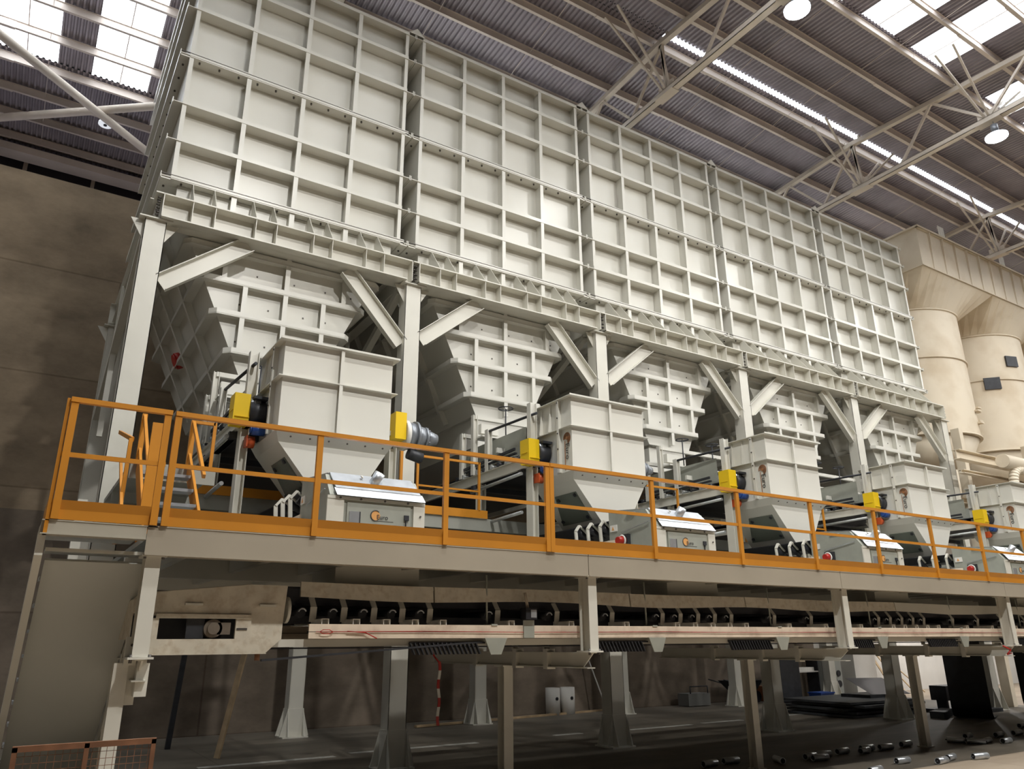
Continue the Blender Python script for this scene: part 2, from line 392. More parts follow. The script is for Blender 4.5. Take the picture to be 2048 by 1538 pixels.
# ================================================================== HOPPERS
XC = 2.46
def hw(z): return 1.79+.462*(z-9.12)
hop = thing('discharge_hopper', (2.46, 2.9, 6.2), 'nearest ribbed wedge-shaped hopper below the first silo, red cap on its side', 'hopper', 'row of ribbed discharge hoppers')
zb, zt = 6.72, 9.71
b = MB()
b.hexa([(XC-hw(zb), .46, zb), (XC+hw(zb), .46, zb), (XC+hw(zb), 5.45, zb), (XC-hw(zb), 5.45, zb)], [(XC-hw(zt), .46, zt), (XC+hw(zt), .46, zt), (XC+hw(zt), 5.45, zt), (XC-hw(zt), 5.45, zt)])
random.seed(3)
for r_, zz in enumerate((7.35, 8.1, 8.75, 9.3)):
    for xx in ((-.9, -.3, .45, .95) if r_ < 2 else (-1.3, -.6, .2, .9, 1.5)):
        b.box(XC+xx*.9-.014, XC+xx*.9+.014, .45, .462, zz-.014, zz+.014, 1)
b.build('shell', [CREAM, BOLT], hop)
MB().box(XC-.62, XC+.62, .55, 5.2, 6.05, 6.74).build('outlet', CREAM, hop)
def ring(z, d=.165, ch=.12, lip=.10):
    b = MB(); h = hw(z); xa, xb, ya, yb = XC-h, XC+h, .46, 5.45
    def poly(o, c): return [(xa-o+c, ya-o), (xb+o-c, ya-o), (xb+o, ya-o+c), (xb+o, yb+o-c), (xb+o-c, yb+o), (xa-o+c, yb+o), (xa-o, yb+o-c), (xa-o, ya-o+c)]
    P = poly(d, ch); Q = poly(0, 0.001); Pi = poly(d-.014, ch)
    n = 8
    for i in range(n):
        j = (i+1) % n
        b.hexa([(*Q[i], z), (*Q[j], z), (*P[j], z), (*P[i], z)], [(*Q[i], z+.014), (*Q[j], z+.014), (*P[j], z+.014), (*P[i], z+.014)])
        b.hexa([(*Pi[i], z-.01), (*Pi[j], z-.01), (*P[j], z-.01), (*P[i], z-.01)], [(*Pi[i], z+lip), (*Pi[j], z+lip), (*P[j], z+lip), (*P[i], z+lip)])
    return b
RZ = [7.08, 7.79, 8.43, 9.06]
for z in RZ: ring(z).build('ring_rib', CREAM, hop)
for x, z0, z1 in [(2.46, 6.75, 9.7), (1.70, 7.1, 8.43), (3.21, 7.1, 8.43), (1.30, 8.43, 9.06), (3.61, 8.43, 9.06)]:
    MB().box(x-.006, x+.006, .31, .47, z0, z1).box(x-.045, x+.045, .30, .312, z0, z1).build('stiffener', CREAM, hop)
for y in (1.65, 3.0, 4.3):
    for s in (-1, 1):
        a = Vector((XC+s*hw(6.8), y, 6.8)); c = Vector((XC+s*hw(9.7), y, 9.7)); nrm = Vector((s, 0, -.462)).normalized()
        MB().bar(a+nrm*.07, c+nrm*.07, .012, .14, up=nrm).bar(a+nrm*.145, c+nrm*.145, .09, .012, up=nrm).build('stiffener', CREAM, hop)
capm = MB(); cc = Vector((XC-hw(7.95), 3.75, 7.95)); nn = Vector((-1, 0, -.462)).normalized()
capm.cyl(cc-nn*.02, cc+nn*.10, .18, n=20).cyl(cc+nn*.1, cc+nn*.14, .155, n=20)
capm.build('red_cap', RED, hop, label='red round cap on the hopper side')
hl = ['', 'second ribbed hopper from the left, behind the second feeder box', 'middle ribbed hopper, below the third silo', 'fourth ribbed hopper from the left', 'farthest ribbed hopper, next to the last frame column']
for k in range(1, 5): dup(hop, (P5*k, 0, 0), hl[k], skip=('red_cap',))

# ================================================================== SUPPORT FRAME
cw = .175
colf = thing('frame_column', (0, 0, 0), 'nearest front column at the left end of the silo frame', 'column', 'front row of frame columns')
b = MB(); b.box(-cw, cw, 0, .015, 0, 9.165); b.box(-cw, cw, .30, .315, 0, 9.165); b.box(-.01, .01, .015, .30, 0, 9.165)
b.box(-cw, -cw+.012, .0, .315, 0, 9.165); b.box(cw-.012, cw, .0, .315, 0, 9.165)
b.build('shaft', CREAM2, colf)
MB().box(-.27, .27, -.06, .38, 9.165, 9.19).box(-.30, .30, -.14, .45, 0, .03).build('end_plates', CREAM2, colf)
b = MB()
b.prism([(-.34, 0.03), (.34, 0.03), (.18, .62), (-.18, .62)], 'y', -.015, .005); b.prism([(-.34, 0.03), (.34, 0.03), (.18, .62), (-.18, .62)], 'y', .31, .33)
b.prism([(-.18, .03), (.50, .03), (.33, .62), (-.02, .62)], 'x', -.19, -.175); b.prism([(-.18, .03), (.50, .03), (.33, .62), (-.02, .62)], 'x', .175, .19)
b.build('base', CREAM2, colf)
for s in (-1, 1):
    MB().prism([(s*cw, 9.165), (s*(cw+.22), 9.165), (s*cw, 8.80)], 'y', .10, .115).build('haunch_plate', CREAM2, colf)
cn = ['', 'second front column from the left, between first and second hoppers', 'third front column from the left, between second and third hoppers', 'fourth front column from the left', 'fifth front column from the left', 'last front column at the far right end of the silo frame']
for k in range(1, 6): dup(colf, (P5*k, 0, 0), cn[k])
colr = dup(colf, (0, 5.7, 0), 'nearest rear column, partly behind the left end front column', group='rear row of frame columns')
rn = ['', 'second rear column from the left, in the dark undercroft', 'third rear column from the left', 'fourth rear column from the left', 'fifth rear column from the left', 'last rear column at the far end']
for k in range(1, 6): dup(colr, (P5*k, 0, 0), rn[k])
# longitudinal beams
bz0, bz1 = 9.195, 9.66
SX = [.55, .94, 1.67, 2.06, 2.78, 3.16, 3.87, 4.26]
bm_ = thing('support_beam', (2.5, 0, 9.245), 'nearest stiffened support girder carrying the first silo', 'beam', 'stiffened girders under the silos')
b = MB(); b.box(.05, 4.78, -.15, .33, bz0, bz0+.025); b.box(-.08 if True else .05, 4.90, -.15, .33, bz1-.025, bz1); b.box(.05, 4.9, .07, .09, bz0, bz1)
b.build('girder', CREAM2, bm_)
for x in SX:
    MB().box(x-.006, x+.006, -.14, .08, bz0+.02, bz1-.02).build('web_stiffener', CREAM2, bm_)
    MB().hexa([(x-.006, -.13, bz1), (x+.006, -.13, bz1), (x+.006, .44, bz1), (x-.006, .44, bz1)], [(x-.006, .31, 10.25), (x+.006, .31, 10.25), (x+.006, .45, 10.25), (x-.006, .45, 10.25)]).build('gusset_plate', CREAM2, bm_)
b = MB(); b.box(.05, .065, -.15, .33, bz0, bz1); b.box(4.885, 4.9, -.15, .33, bz0, bz1)
for zz in (.08, .17, .28, .37):
    for x in (.02, 4.93):
        b.cyl((x, -.10, bz0+zz), (x+.06*(1 if x > 1 else -1), -.10, bz0+zz), .018, n=6, mi=1)
        b.cyl((x, 0, bz0+zz), (x+.06*(1 if x > 1 else -1), 0, bz0+zz), .018, n=6, mi=1)
b.build('end_plates', [CREAM2, BOLT], bm_)
bn = ['', 'second stiffened support girder, under the second silo', 'third stiffened support girder, under the middle silo', 'fourth stiffened support girder, under the fourth silo', 'farthest stiffened support girder, under the last silo']
for k in range(1, 5): dup(bm_, (P5*k, 0, 0), bn[k])
MB().ibeam((-.2, 5.85, 9.5), (25.2, 5.85, 9.5), .3, .5).build('rear_beam', CREAM2, label='long rear girder under the backs of the silos', cat='beam')
for k in range(6):
    MB().ibeam((5*k, .35, 9.52), (5*k, 5.7, 9.52), .25, .5).build('cross_beam', CREAM2, label='cross girder tying front to rear at the %s frame column' % ['first', 'second', 'third', 'fourth', 'fifth', 'last'][k], cat='beam', group='cross girders')
    MB().box(5*k-.16, 5*k-.06, 3.5, 3.6, 6, 9.3).bar((5*k-.1, 5.6, 6.9), (5*k-.1, .5, 9.2), .14, .14).build('cross_brace', CREAM2, label='sloping brace between front and rear columns at the %s frame line' % ['first', 'second', 'third', 'fourth', 'fifth', 'last'][k], cat='brace', group='cross braces')
# knee braces
def brace(p0, p1, label):
    b = MB(); p0 = Vector(p0); p1 = Vector(p1); d = (p1-p0).normalized(); n = Vector((0, 1, 0)); u = d.cross(n)
    w = .30
    b.bar(p0, p1, w, .012, up=n)
    for s in (-1, 1): b.bar(p0+u*s*(w/2)-n*.03, p1+u*s*(w/2)-n*.03, .014, .14, up=n)
    return b.build('knee_brace', CREAM2, label=label, cat='brace', group='knee braces under the girders')
for k in range(5):
    o = ['first', 'second', 'third', 'fourth', 'fifth'][k]
    brace((5*k+.22, .10, 8.02), (5*k+1.62, .10, 9.17), 'knee brace rising right from the %s front column' % o)
    brace((5*k+4.78, .10, 7.82), (5*k+3.55, .10, 9.17), 'knee brace rising left from the %s front column' % ['second', 'third', 'fourth', 'fifth', 'last'][k])
# ================================================================== FEEDER BOXES
NTH = ['nearest', 'second', 'middle', 'fourth', 'farthest']
fb = thing('discharge_box', (2.45, -2.6, 4.75), 'nearest large cream sheet-metal feeder box, above the orange railing at left', 'feeder box', 'cream feeder boxes above the walkway')
b = MB(); b.box(1.62, 3.26, -3.17, -1.95, 4.80, 6.12)
b.build('body', CREAM, fb)
b = MB()
for z, d in ((6.12, .085), (5.58, .07)):
    b.box(1.62-d, 3.26+d, -3.17-d, -3.168, z, z+.012); b.box(1.62-d, 1.62, -3.17, -1.95, z, z+.012); b.box(3.26, 3.26+d, -3.17, -1.95, z, z+.012)
b.box(1.535, 3.345, -3.26, -3.25, 6.12, 6.15)
b.build('flange', CREAM, fb)
b = MB()
b.box(2.444, 2.456, -3.23, -3.17, 4.85, 6.11)
b.box(2.425, 2.475, -3.235, -3.23, 4.85, 6.11)
b.build('vertical_rib', CREAM, fb)
for y in (-2.86, -2.58, -2.3):
    m = MB()
    if y < -2.8:
        m.box(1.55, 1.62, y-.005, y+.005, 4.82, 6.11).box(1.545, 1.55, y-.03, y+.03, 4.82, 6.11)
        for k in range(5): m.cyl((1.535, y, 4.95+k*.28), (1.55, y, 4.95+k*.28), .015, n=6, mi=1)
    else: m.prism([(1.62, 5.6), (1.54, 5.6), (1.60, 6.11), (1.62, 6.11)], 'y', y-.006, y+.006)
    m.build('side_stiffener', [CREAM, BOLT], fb)
b = MB()      # inclined bolted skirt between body and chute
b.hexa([(1.66, -3.12, 4.66), (3.22, -3.12, 4.66), (3.22, -1.98, 4.66), (1.66, -1.98, 4.66)], [(1.58, -3.25, 4.80), (3.30, -3.25, 4.80), (3.30, -1.95, 4.80), (1.58, -1.95, 4.80)])
for k in range(6): b.cyl((1.8+k*.27, -3.20, 4.735), (1.8+k*.27, -3.185, 4.74), .014, n=6, mi=1)
b.build('bolted_skirt', [CREAM, BOLT], fb)
b = MB()      # chute: slanting left face, flat front
fr = [(1.655, 4.66), (3.22, 4.66), (2.97, 4.25), (2.70, 3.94), (2.26, 3.94)]
b.prism(fr, 'y', -3.14, -2.0)
b.build('chute', CREAM, fb)
a = Vector((1.655, 0, 4.66)); c = Vector((2.26, 0, 3.94)); dd = (c-a).normalized(); nn = Vector((-dd.z*-1, 0, dd.x*-1)) if False else Vector((dd.z, 0, -dd.x)).normalized()
if nn.x > 0: nn = -nn
def onslope(s, y, h): p = a+dd*s+nn*h; return (p.x, y, p.z)
b = MB()
b.hexa([onslope(.22, -3.0, .0), onslope(.22, -2.4, .0), onslope(.80, -2.12, .0), onslope(.80, -2.95, .0)], [onslope(.22, -3.0, .02), onslope(.22, -2.4, .02), onslope(.80, -2.12, .02), onslope(.80, -2.95, .02)])
for s, y in ((.27, -2.95), (.72, -2.92), (.3, -2.45), (.72, -2.2)): b.cyl(onslope(s, y, .02), onslope(s, y, .04), .035, n=8, mi=1)
b.build('inspection_window', [GLASSY, DARK], fb)
# stickers and emblem on the left side
b = MB(); b.box(1.612, 1.62, -2.16, -2.0, 5.93, 6.02); b.prism([(-2.15, 5.94), (-2.09, 5.94), (-2.12, 6.0)], 'x', 1.609, 1.613, 1); b.box(1.609, 1.613, -2.08, -2.01, 5.955, 5.96, 2).box(1.609, 1.613, -2.08, -2.01, 5.975, 5.98, 2)
stk = b.build('warning_sticker', [WHITE, INK, INK], fb)
b = MB()
for rr in (.035, .055, .075, .095): b.torus((1.612, -3.035, 5.40), rr, .0075, 'x', 20, 4, 0, -.2, 4.5)
b.cyl((1.612, -3.035, 5.40), (1.60, -3.035, 5.40), .03, n=16)
b.box(1.605, 1.615, -2.98, -2.972, 4.84, 5.36)
emb = b.build('emblem', LOGO2, fb)
M = Matrix.Translation((1.61, -3.00, 5.29)) @ Matrix(((0, 0, -1, 0), (0, 1, 0, 0), (-1, 0, 0, 0), (0, 0, 0, 1)))
M = Matrix.Translation((1.609, -3.0, 5.31)) @ Matrix(((0, 0, -1), (0, -1, 0), (-1, 0, 0))).to_4x4()
lt = text_mesh('Euro', .15, INK, 'lettering', fb, M)
fl = ['', 'second cream feeder box from the left, round brown emblem on its corner', 'middle one of the cream feeder boxes, below the third silo', 'fourth cream feeder box from the left', 'last cream feeder box, cut by the right edge']
for k in range(1, 5): dup(fb, (P5*k, 0, 0), fl[k])
for o in (stk, emb, lt): bpy.data.objects.remove(o)
# yellow guards and drives on the left
gd = thing('drive_guard', (1.27, -2.4, 5.0), 'yellow drive guard box beside the nearest feeder box, left side', 'guard', 'yellow drive guards on the left of the feeders')
b = MB(); b.prism([(-2.54, 5.06), (-2.48, 5.0), (-2.30, 5.0), (-2.26, 5.03), (-2.26, 5.45), (-2.54, 5.45)], 'x', 1.15, 1.37); b.build('cover', YELLOW, gd)
b = MB(); b.box(1.17, 1.37, -2.56, -2.545, 5.1, 5.11).box(1.14, 1.15, -2.5, -2.3, 5.2, 5.21); b.build('edge_seam', YELLOW, gd)
mt = thing('gear_motor', (1.5, -2.45, 5.2), 'black and grey drive drum between the yellow guard and the nearest feeder box', 'motor', 'drive drums beside the feeders')
MB().cyl((1.37, -2.42, 5.22), (1.60, -2.42, 5.22), .17, n=20).cyl((1.33, -2.42, 5.22), (1.37, -2.42, 5.22), .08, n=12).box(1.40, 1.60, -2.62, -2.3, 5.38, 5.42).build('drum', DARK, mt)
MB().cyl((1.38, -2.47, 5.33), (1.52, -2.47, 5.33), .075, n=14).torus((1.44, -2.47, 5.33), .078, .012, 'x').build('gearbox', GALV, mt)
bmm = thing('electric_motor', (1.5, -2.5, 4.95), 'small blue electric motor below the nearest drive drum', 'motor', 'blue motors below the drums')
MB().cyl((1.42, -2.55, 4.93), (1.60, -2.55, 4.93), .075, n=16).cyl((1.40, -2.55, 4.93), (1.42, -2.55, 4.93), .05, n=12).box(1.46, 1.56, -2.6, -2.5, 5.0, 5.03).build('body', BLUE, bmm)
MB().box(1.60, 1.66, -2.6, -2.5, 4.9, 4.97).build('terminal_box', DARK, bmm)
orb = thing('orange_bracket_cover', (1.45, -2.45, 4.75), 'small orange-red cover under the nearest feeder drive', 'cover', 'orange-red covers under the drives')
MB().cyl((1.40, -2.42, 4.78), (1.50, -2.42, 4.78), .085, n=16).box(1.38, 1.40, -2.5, -2.34, 4.7, 4.86).build('cap', ORED, orb)
o5 = ['the nearest', 'the second', 'the middle', 'the fourth', 'the last']
for k in range(1, 5):
    dup(gd, (P5*k, 0, 0), 'yellow drive guard box beside %s feeder box' % o5[k])
    dup(mt, (P5*k, 0, 0), 'black and grey drive drum between the yellow guard and %s feeder box' % o5[k])
    dup(bmm, (P5*k, 0, 0), 'small blue electric motor below the drum of %s feeder' % o5[k])
    dup(orb, (P5*k, 0, 0), 'small orange-red cover under the drive of %s feeder' % o5[k])
# right hand drives
b = MB(); b.prism([(-2.5, 5.12), (-2.5, 5.56), (-2.1, 5.56), (-2.1, 5.12)], 'x', 3.64, 3.83)
g1 = thing('drive_guard', (3.7, -2.3, 5.1), 'yellow guard box at the right of the nearest feeder box, carrying a grey gearbox', 'guard'); b.build('cover', YELLOW, g1)
def gearbox(x0, sc, label):
    t = thing('gear_motor', (x0+.2, -2.3, 5.2), label, 'gearbox', 'grey gearboxes right of the feeders'); c = -2.3; z = 5.24
    r = lambda v: v*sc
    MB().cyl((x0, c, z), (x0+r(.07), c, z), r(.25), n=28).build('mounting_flange', WHITE, t)
    b = MB(); b.cyl((x0+r(.07), c, z), (x0+r(.20), c, z), r(.23), r(.22), 28).cyl((x0+r(.2), c, z), (x0+r(.24), c, z), r(.25), n=28).cyl((x0+r(.24), c, z), (x0+r(.38), c, z), r(.20), r(.17), 24).cyl((x0+r(.38), c, z), (x0+r(.42), c, z), r(.18), n=24).cyl((x0+r(.42), c, z), (x0+r(.62), c, z), r(.15), r(.09), 20)
    for i in range(10):
        q = 2*PI*i/10; b.cyl((x0+r(.38), c+r(.165)*math.cos(q), z+r(.165)*math.sin(q)), (x0+r(.45), c+r(.165)*math.cos(q), z+r(.165)*math.sin(q)), r(.012), n=6)
    b.build('housing', GEAR, t)
    MB().cyl((x0+r(.1), c-.05, z-r(.30)), (x0+r(.34), c-.05, z-r(.36)), r(.09), n=16).build('motor', DARK, t)
    return t
gearbox(3.84, 1., 'big grey stepped gearbox right of the nearest feeder box')
MB().box(3.3, 3.84, -2.32, -2.28, 5.2, 5.28).build('drive_shaft', STEEL, label='steel shaft between the nearest feeder box and its right gearbox', cat='shaft')
g2 = gearbox(8.72, .78, 'grey gearbox right of the second feeder box')
for k in range(2, 5): dup(g2, (P5*(k-1), 0, 0), 'grey gearbox right of %s feeder box' % o5[k])
# ================================================================== FEEDER BELTS
fc = thing('belt_feeder', (2.4, 1., 5.0), 'nearest belt feeder running from under the first hopper to its feeder box', 'conveyor', 'belt feeders under the hoppers')
for x in (1.30, 3.62):
    MB().box(x-.01, x+.01, -2.3, 5.3, 4.99, 5.17).box(x-.05, x+.01, -2.3, 5.3, 4.98, 4.99).box(x-.05, x+.01, -2.3, 5.3, 5.165, 5.175).build('side_frame', RAILP if False else CREAM2, fc)
MB().box(1.45, 3.4, -2.2, 5.3, 5.28, 5.30).box(1.45, 3.4, -2.2, 5.3, 5.02, 5.035).build('belt', RUBBER, fc)
for i in range(9):
    y = -1.9+.27*i
    MB().cyl((1.24, y, 5.22), (1.44, y, 5.22), .035, n=10).box(1.22, 1.26, y-.02, y+.02, 5.17, 5.25).build('roller', STEEL if i % 2 else DARK, fc)
MB().box(1.52, 1.53, -1.9, .4, 5.36, 5.86).build('side_skirt', GREYBOX, fc); MB().box(3.3, 3.31, -1.9, .4, 5.36, 5.86).build('side_skirt', GREYBOX, fc)
MB().bar((1.27, -1.9, 5.40), (1.27, .2, 5.36), .03, .05).bar((1.3, -1.9, 5.33), (1.3, .2, 5.30), .05, .03).build('seal_strip', DARK, fc)
for y0, y1, z in ((-2.36, -2.24, 5.0), (-.56, -.44, 5.0)):
    zb_ = 3.08 if y0 < -2 else 4.16
    for x in (1.26, 3.55):
        MB().ibeam((x+.11, (y0+y1)/2, zb_), (x+.11, (y0+y1)/2, z-.01), .2, .12, .012, up=(1, 0, 0)).build('leg', CREAM2, fc)
for zq in (4.86, 4.18):
    MB().cyl((1.15, -2.3, zq), (1.15, -.5, zq-.05), .03, n=10).build('brace_pipe', STEEL, fc)
MB().box(1.2, 3.65, -2.2, -2.1, 4.86, 4.96).build('cross_member', DARK, fc); MB().box(1.2, 3.65, -.5, -.4, 4.86, 4.96).build('cross_member', DARK, fc)
def portal(y, z1, name):
    b = MB()
    for x in (1.24, 3.6): b.box(x-.05, x+.05, y-.006, y+.006, 5.17, z1).box(x-.05, x-.04, y-.05, y+.05, 5.17, z1).box(x+.04, x+.05, y-.05, y+.05, 5.17, z1)
    b.box(1.24, 3.6, y-.04, y+.04, z1-.08, z1); return b.build(name, CREAM, fc)
portal(-.45, 6.40, 'portal_frame'); portal(.02, 6.12, 'portal_frame')
MB().box(1.25, 3.4, -.75, -.5, 5.9, 5.93).box(1.3, 1.7, -.62, -.5, 6.0, 6.2).box(1.35, 1.9, -1.15, -1.1, 5.5, 5.6).build('slide_gate', CREAM, fc)
for y, z1 in ((-.9, 6.0), (-2.25, 6.2)):
    w = .05 if y > -2 else .07
    xu = 1.30 if y > -2 else 1.42; MB().box(xu-w, xu+w, y-.006, y+.006, 5.17, z1).box(xu-w, xu-w+.01, y-.06, y+.06, 5.17, z1).box(xu+w-.01, xu+w, y-.06, y+.06, 5.17, z1).build('upright', CREAM, fc)
MB().cyl((1.32, -.86, 5.98), (1.42, -2.4, 5.98), .025, n=10).build('guide_rod', DARK, fc)
fl = ['', 'belt feeder leading to the second feeder box', 'belt feeder leading to the middle feeder box', 'belt feeder leading to the fourth feeder box', 'belt feeder leading to the last feeder box']
for k in range(1, 5): dup(fc, (P5*k, 0, 0), fl[k])
def handwheel(x, label):
    t = thing('handwheel', (x, -.5, 6.0), label, 'handwheel', 'gate handwheels')
    b = MB(); b.torus((x, -.5, 6.64), .15, .012, 'z', 28, 6)
    for i in range(4): q = PI/4+i*PI/2; b.cyl((x, -.5, 6.62), (x+.15*math.cos(q), -.5+.15*math.sin(q), 6.64), .008, n=6)
    b.build('wheel', DARK, t); MB().cyl((x, -.5, 5.93), (x, -.5, 6.63), .014, n=8).build('stem', DARK, t)
    return t
for k in range(5):
    handwheel(5*k+1.95, 'dark handwheel on the slide gate of %s belt feeder, left one' % o5[k])
    if k: handwheel(5*k+2.95, 'dark handwheel on the slide gate of %s belt feeder, right one' % o5[k])

# ================================================================== SHORT CROSS CONVEYORS AND HEAD BOXES
sc = thing('short_conveyor', (2.35, -3., 3.1), 'low cross conveyor under the chute of the nearest feeder box', 'conveyor', 'low cross conveyors on the deck')
for x in (1.78, 2.98): MB().box(x-.01, x+.01, -4.0, -1.3, 3.42, 3.56).box(x-.05, x+.05, -2.0, -1.9, 3.08, 3.42).build('side_frame', RAILP, sc)
MB().prism([(1.84, 3.87), (2.10, 3.74), (2.66, 3.74), (2.92, 3.87), (2.92, 3.885), (2.66, 3.755), (2.10, 3.755), (1.84, 3.885)], 'y', -3.9, -1.4).build('belt', RUBBER, sc)
for i in range(3):
    y = -3.70+i*.32
    MB().bar((1.74, y, 3.56), (1.72, y, 3.80), .05, .03).bar((1.72, y, 3.80), (1.80, y, 3.90), .05, .03).bar((1.80, y, 3.90), (1.98, y, 3.76), .04, .02).build('idler_bracket', CREAM2, sc)
    MB().cyl((1.84, y+.07, 3.80), (2.1, y+.07, 3.66), .05, n=10).build('idler_roller', DARK, sc)
fl = ['', 'low cross conveyor with white idler brackets under the chute of the second feeder box', 'low cross conveyor under the chute of the middle feeder box', 'low cross conveyor under the chute of the fourth feeder box', 'low cross conveyor under the chute of the last feeder box']
for k in range(1, 5): dup(sc, (P5*k, 0, 0), fl[k])
hb = thing('head_box', (2.42, -4.3, 3.08), 'nearest grey hooded box behind the railing, orange circle emblem on its door', 'hood', 'grey hooded boxes behind the railing')
prof = [(-4.88, 3.08), (-4.88, 3.68), (-4.67, 3.95), (-3.8, 4.03), (-3.8, 3.08)]
MB().prism(prof, 'x', 1.83, 3.0).build('body', GREYBOX, hb)
b = MB()
b.hexa([(1.90, -4.875, 3.755), (2.98, -4.875, 3.755), (2.93, -4.665, 3.965), (1.88, -4.665, 3.965)], [(1.90, -4.885, 3.765), (2.98, -4.885, 3.765), (2.93, -4.675, 3.978), (1.88, -4.675, 3.978)])
b.hexa([(1.86, -4.67, 3.957), (2.96, -4.67, 3.957), (2.98, -3.8, 4.034), (1.84, -3.8, 4.034)], [(1.86, -4.67, 3.97), (2.96, -4.67, 3.97), (2.98, -3.8, 4.045), (1.84, -3.8, 4.045)])
b.hexa([(1.88, -4.88, 3.76), (3.0, -4.88, 3.76), (3.02, -4.94, 3.67), (1.90, -4.94, 3.67)], [(1.88, -4.875, 3.765), (3.0, -4.875, 3.765), (3.02, -4.932, 3.675), (1.90, -4.932, 3.675)])
b.build('roof_sheet', GALV, hb)
b = MB(); b.box(1.80, 3.03, -4.905, -4.88, 3.63, 3.665).box(1.80, 2.0, -4.90, -4.88, 3.08, 3.63).box(2.88, 3.03, -4.90, -4.88, 3.08, 3.63)
for x in (1.95, 2.2, 2.5, 2.8): b.cyl((x, -4.92, 3.645), (x, -4.905, 3.645), .013, n=6, mi=1)
for z in (3.2, 3.35, 3.5): b.cyl((2.97, -4.915, z), (2.97, -4.90, z), .011, n=6, mi=1)
b.build('frame', [CREAM2, BOLT], hb)
dr = MB().box(2.04, 2.84, -4.90, -4.88, 3.10, 3.60).build('door', GREYBOX, hb)
MB().box(2.07, 2.19, -4.908, -4.90, 3.12, 3.50).build('sight_glass', GALV, dr); MB().box(2.19, 2.205, -4.908, -4.90, 3.12, 3.50).build('glass_edge', DARK, dr)
MB().box(2.755, 2.815, -4.92, -4.90, 3.44, 3.50).box(2.775, 2.785, -4.915, -4.90, 3.15, 3.45).box(2.755, 2.81, -4.92, -4.90, 3.13, 3.16).build('hinge', DARK, dr)
b = MB(); b.cyl((2.395, -4.903, 3.47), (2.395, -4.90, 3.47), .054, n=24, mi=0); b.torus((2.392, -4.903, 3.47), .060, .006, 'y', 24, 4, 1, .8, 5.2); b.box(2.42, 2.62, -4.903, -4.90, 3.408, 3.412, 1)
b.build('emblem', [LOGO, INK], dr)
Mx = Matrix.Translation((2.405, -4.906, 3.432)) @ Matrix(((1, 0, 0), (0, 0, -1), (0, 1, 0))).to_4x4()
text_mesh('Euro', .075, INK, 'lettering', dr, Mx, .001)
MB().tube((2.40, -4.74, 3.84), (2.46, -4.82, 4.0), .066, .058, 24).build('pipe_stub', GALV, hb)
MB().cyl((2.27, -4.79, 3.86), (2.33, -4.84, 3.83), .01, n=8).cyl((2.255, -4.74, 3.94), (2.265, -4.75, 3.95), .02, n=8).build('rod_handle', WHITE, hb)
b = MB(); b.box(1.815, 1.83, -4.0, -3.84, 3.70, 3.80).prism([(-3.94, 3.72), (-3.88, 3.72), (-3.91, 3.78)], 'x', 1.812, 1.816, 1)
b.build('warning_sticker', [WHITE, LOGO], hb)
MB().box(1.80, 1.83, -4.45, -4.25, 3.93, 3.945).bar((1.81, -4.1, 3.66), (1.81, -4.75, 3.76), .012, .012).build('latch_rod', GALV, hb)
fl = ['', 'second grey hooded box behind the railing, silver roof and pipe stub', 'third grey hooded box behind the railing', 'fourth grey hooded box behind the railing', 'last grey hooded box behind the railing']
for k in range(1, 5): dup(hb, (P5*k, 0, 0), fl[k])
rs = thing('pull_switch', (6.8, -4.2, 3.5), 'red domed pull-cord switch on the side of the second grey hooded box', 'switch', 'red pull-cord switches')
MB().box(6.76, 6.83, -4.30, -4.12, 3.44, 3.62).build('bracket', DARK, rs)
MB().cyl((6.64, -4.21, 3.52), (6.76, -4.21, 3.52), .055, .075, 18).build('dome', RED, rs)
MB().torus((6.73, -4.21, 3.52), .08, .014, 'x').build('ring', WHITE, rs)
for k in range(2, 5): dup(rs, (P5*(k-1), 0, 0), 'red domed pull-cord switch on the side of the %s grey hooded box' % ['', '', 'third', 'fourth', 'last'][k])
for k in range(5):
    MB().box(5*k+1.95, 5*k+2.98, -4.9, -4.1, 2.60, 3.01).build('drop_chute', CREAM2, label='cream drop chute below the deck under the %s grey hooded box' % ['nearest', 'second', 'third', 'fourth', 'last'][k], cat='chute', group='drop chutes below the deck')

# ================================================================== WALKWAY
MB().box(-.05, 25.6, -5.58, -1.3, 3.02, 3.075).build('deck_floor', paint('deck_plate', (.33, .34, .31), .45, .4, .12, 9.), label='long steel walkway deck behind the orange railing', cat='deck')
MB().box(-.92, -.13, -5.55, -4.6, 3.02, 3.065).build('landing_plate', CREAM2, label='small landing plate at the left end of the walkway', cat='deck')
b = MB()
for i in range(31):
    x = .3+i*.83; b.box(x-.04, x+.04, -5.5, -1.4, 2.86, 3.02)
b.box(-.05, 25.4, -3.6, -3.5, 2.78, 3.02).box(-.05, 25.4, -1.45, -1.35, 2.78, 3.02)
b.build('deck_joists', CREAM2, label='row of joists under the walkway deck', cat='joists', kind='stuff')
seg = [(-.12, 4.905)]+[(4.915+5*k, 9.905+5*k) for k in range(4)]
gl = ['nearest length of the beige walkway edge beam', 'second length of the beige walkway edge beam', 'third length of the beige walkway edge beam', 'fourth length of the beige walkway edge beam', 'last length of the beige walkway edge beam']
for (x0, x1), l in zip(seg, gl):
    MB().box(x0, x1, -5.685, -5.67, 2.825, 3.078).box(x0, x1, -5.69, -5.56, 3.066, 3.078).box(x0, x1, -5.70, -5.56, 2.815, 2.828).build('edge_beam', RAILP if False else paint('beige_edge', (.36, .315, .245), .5, 0, .06, 1.1), label=l, cat='beam', group='lengths of the walkway edge beam')
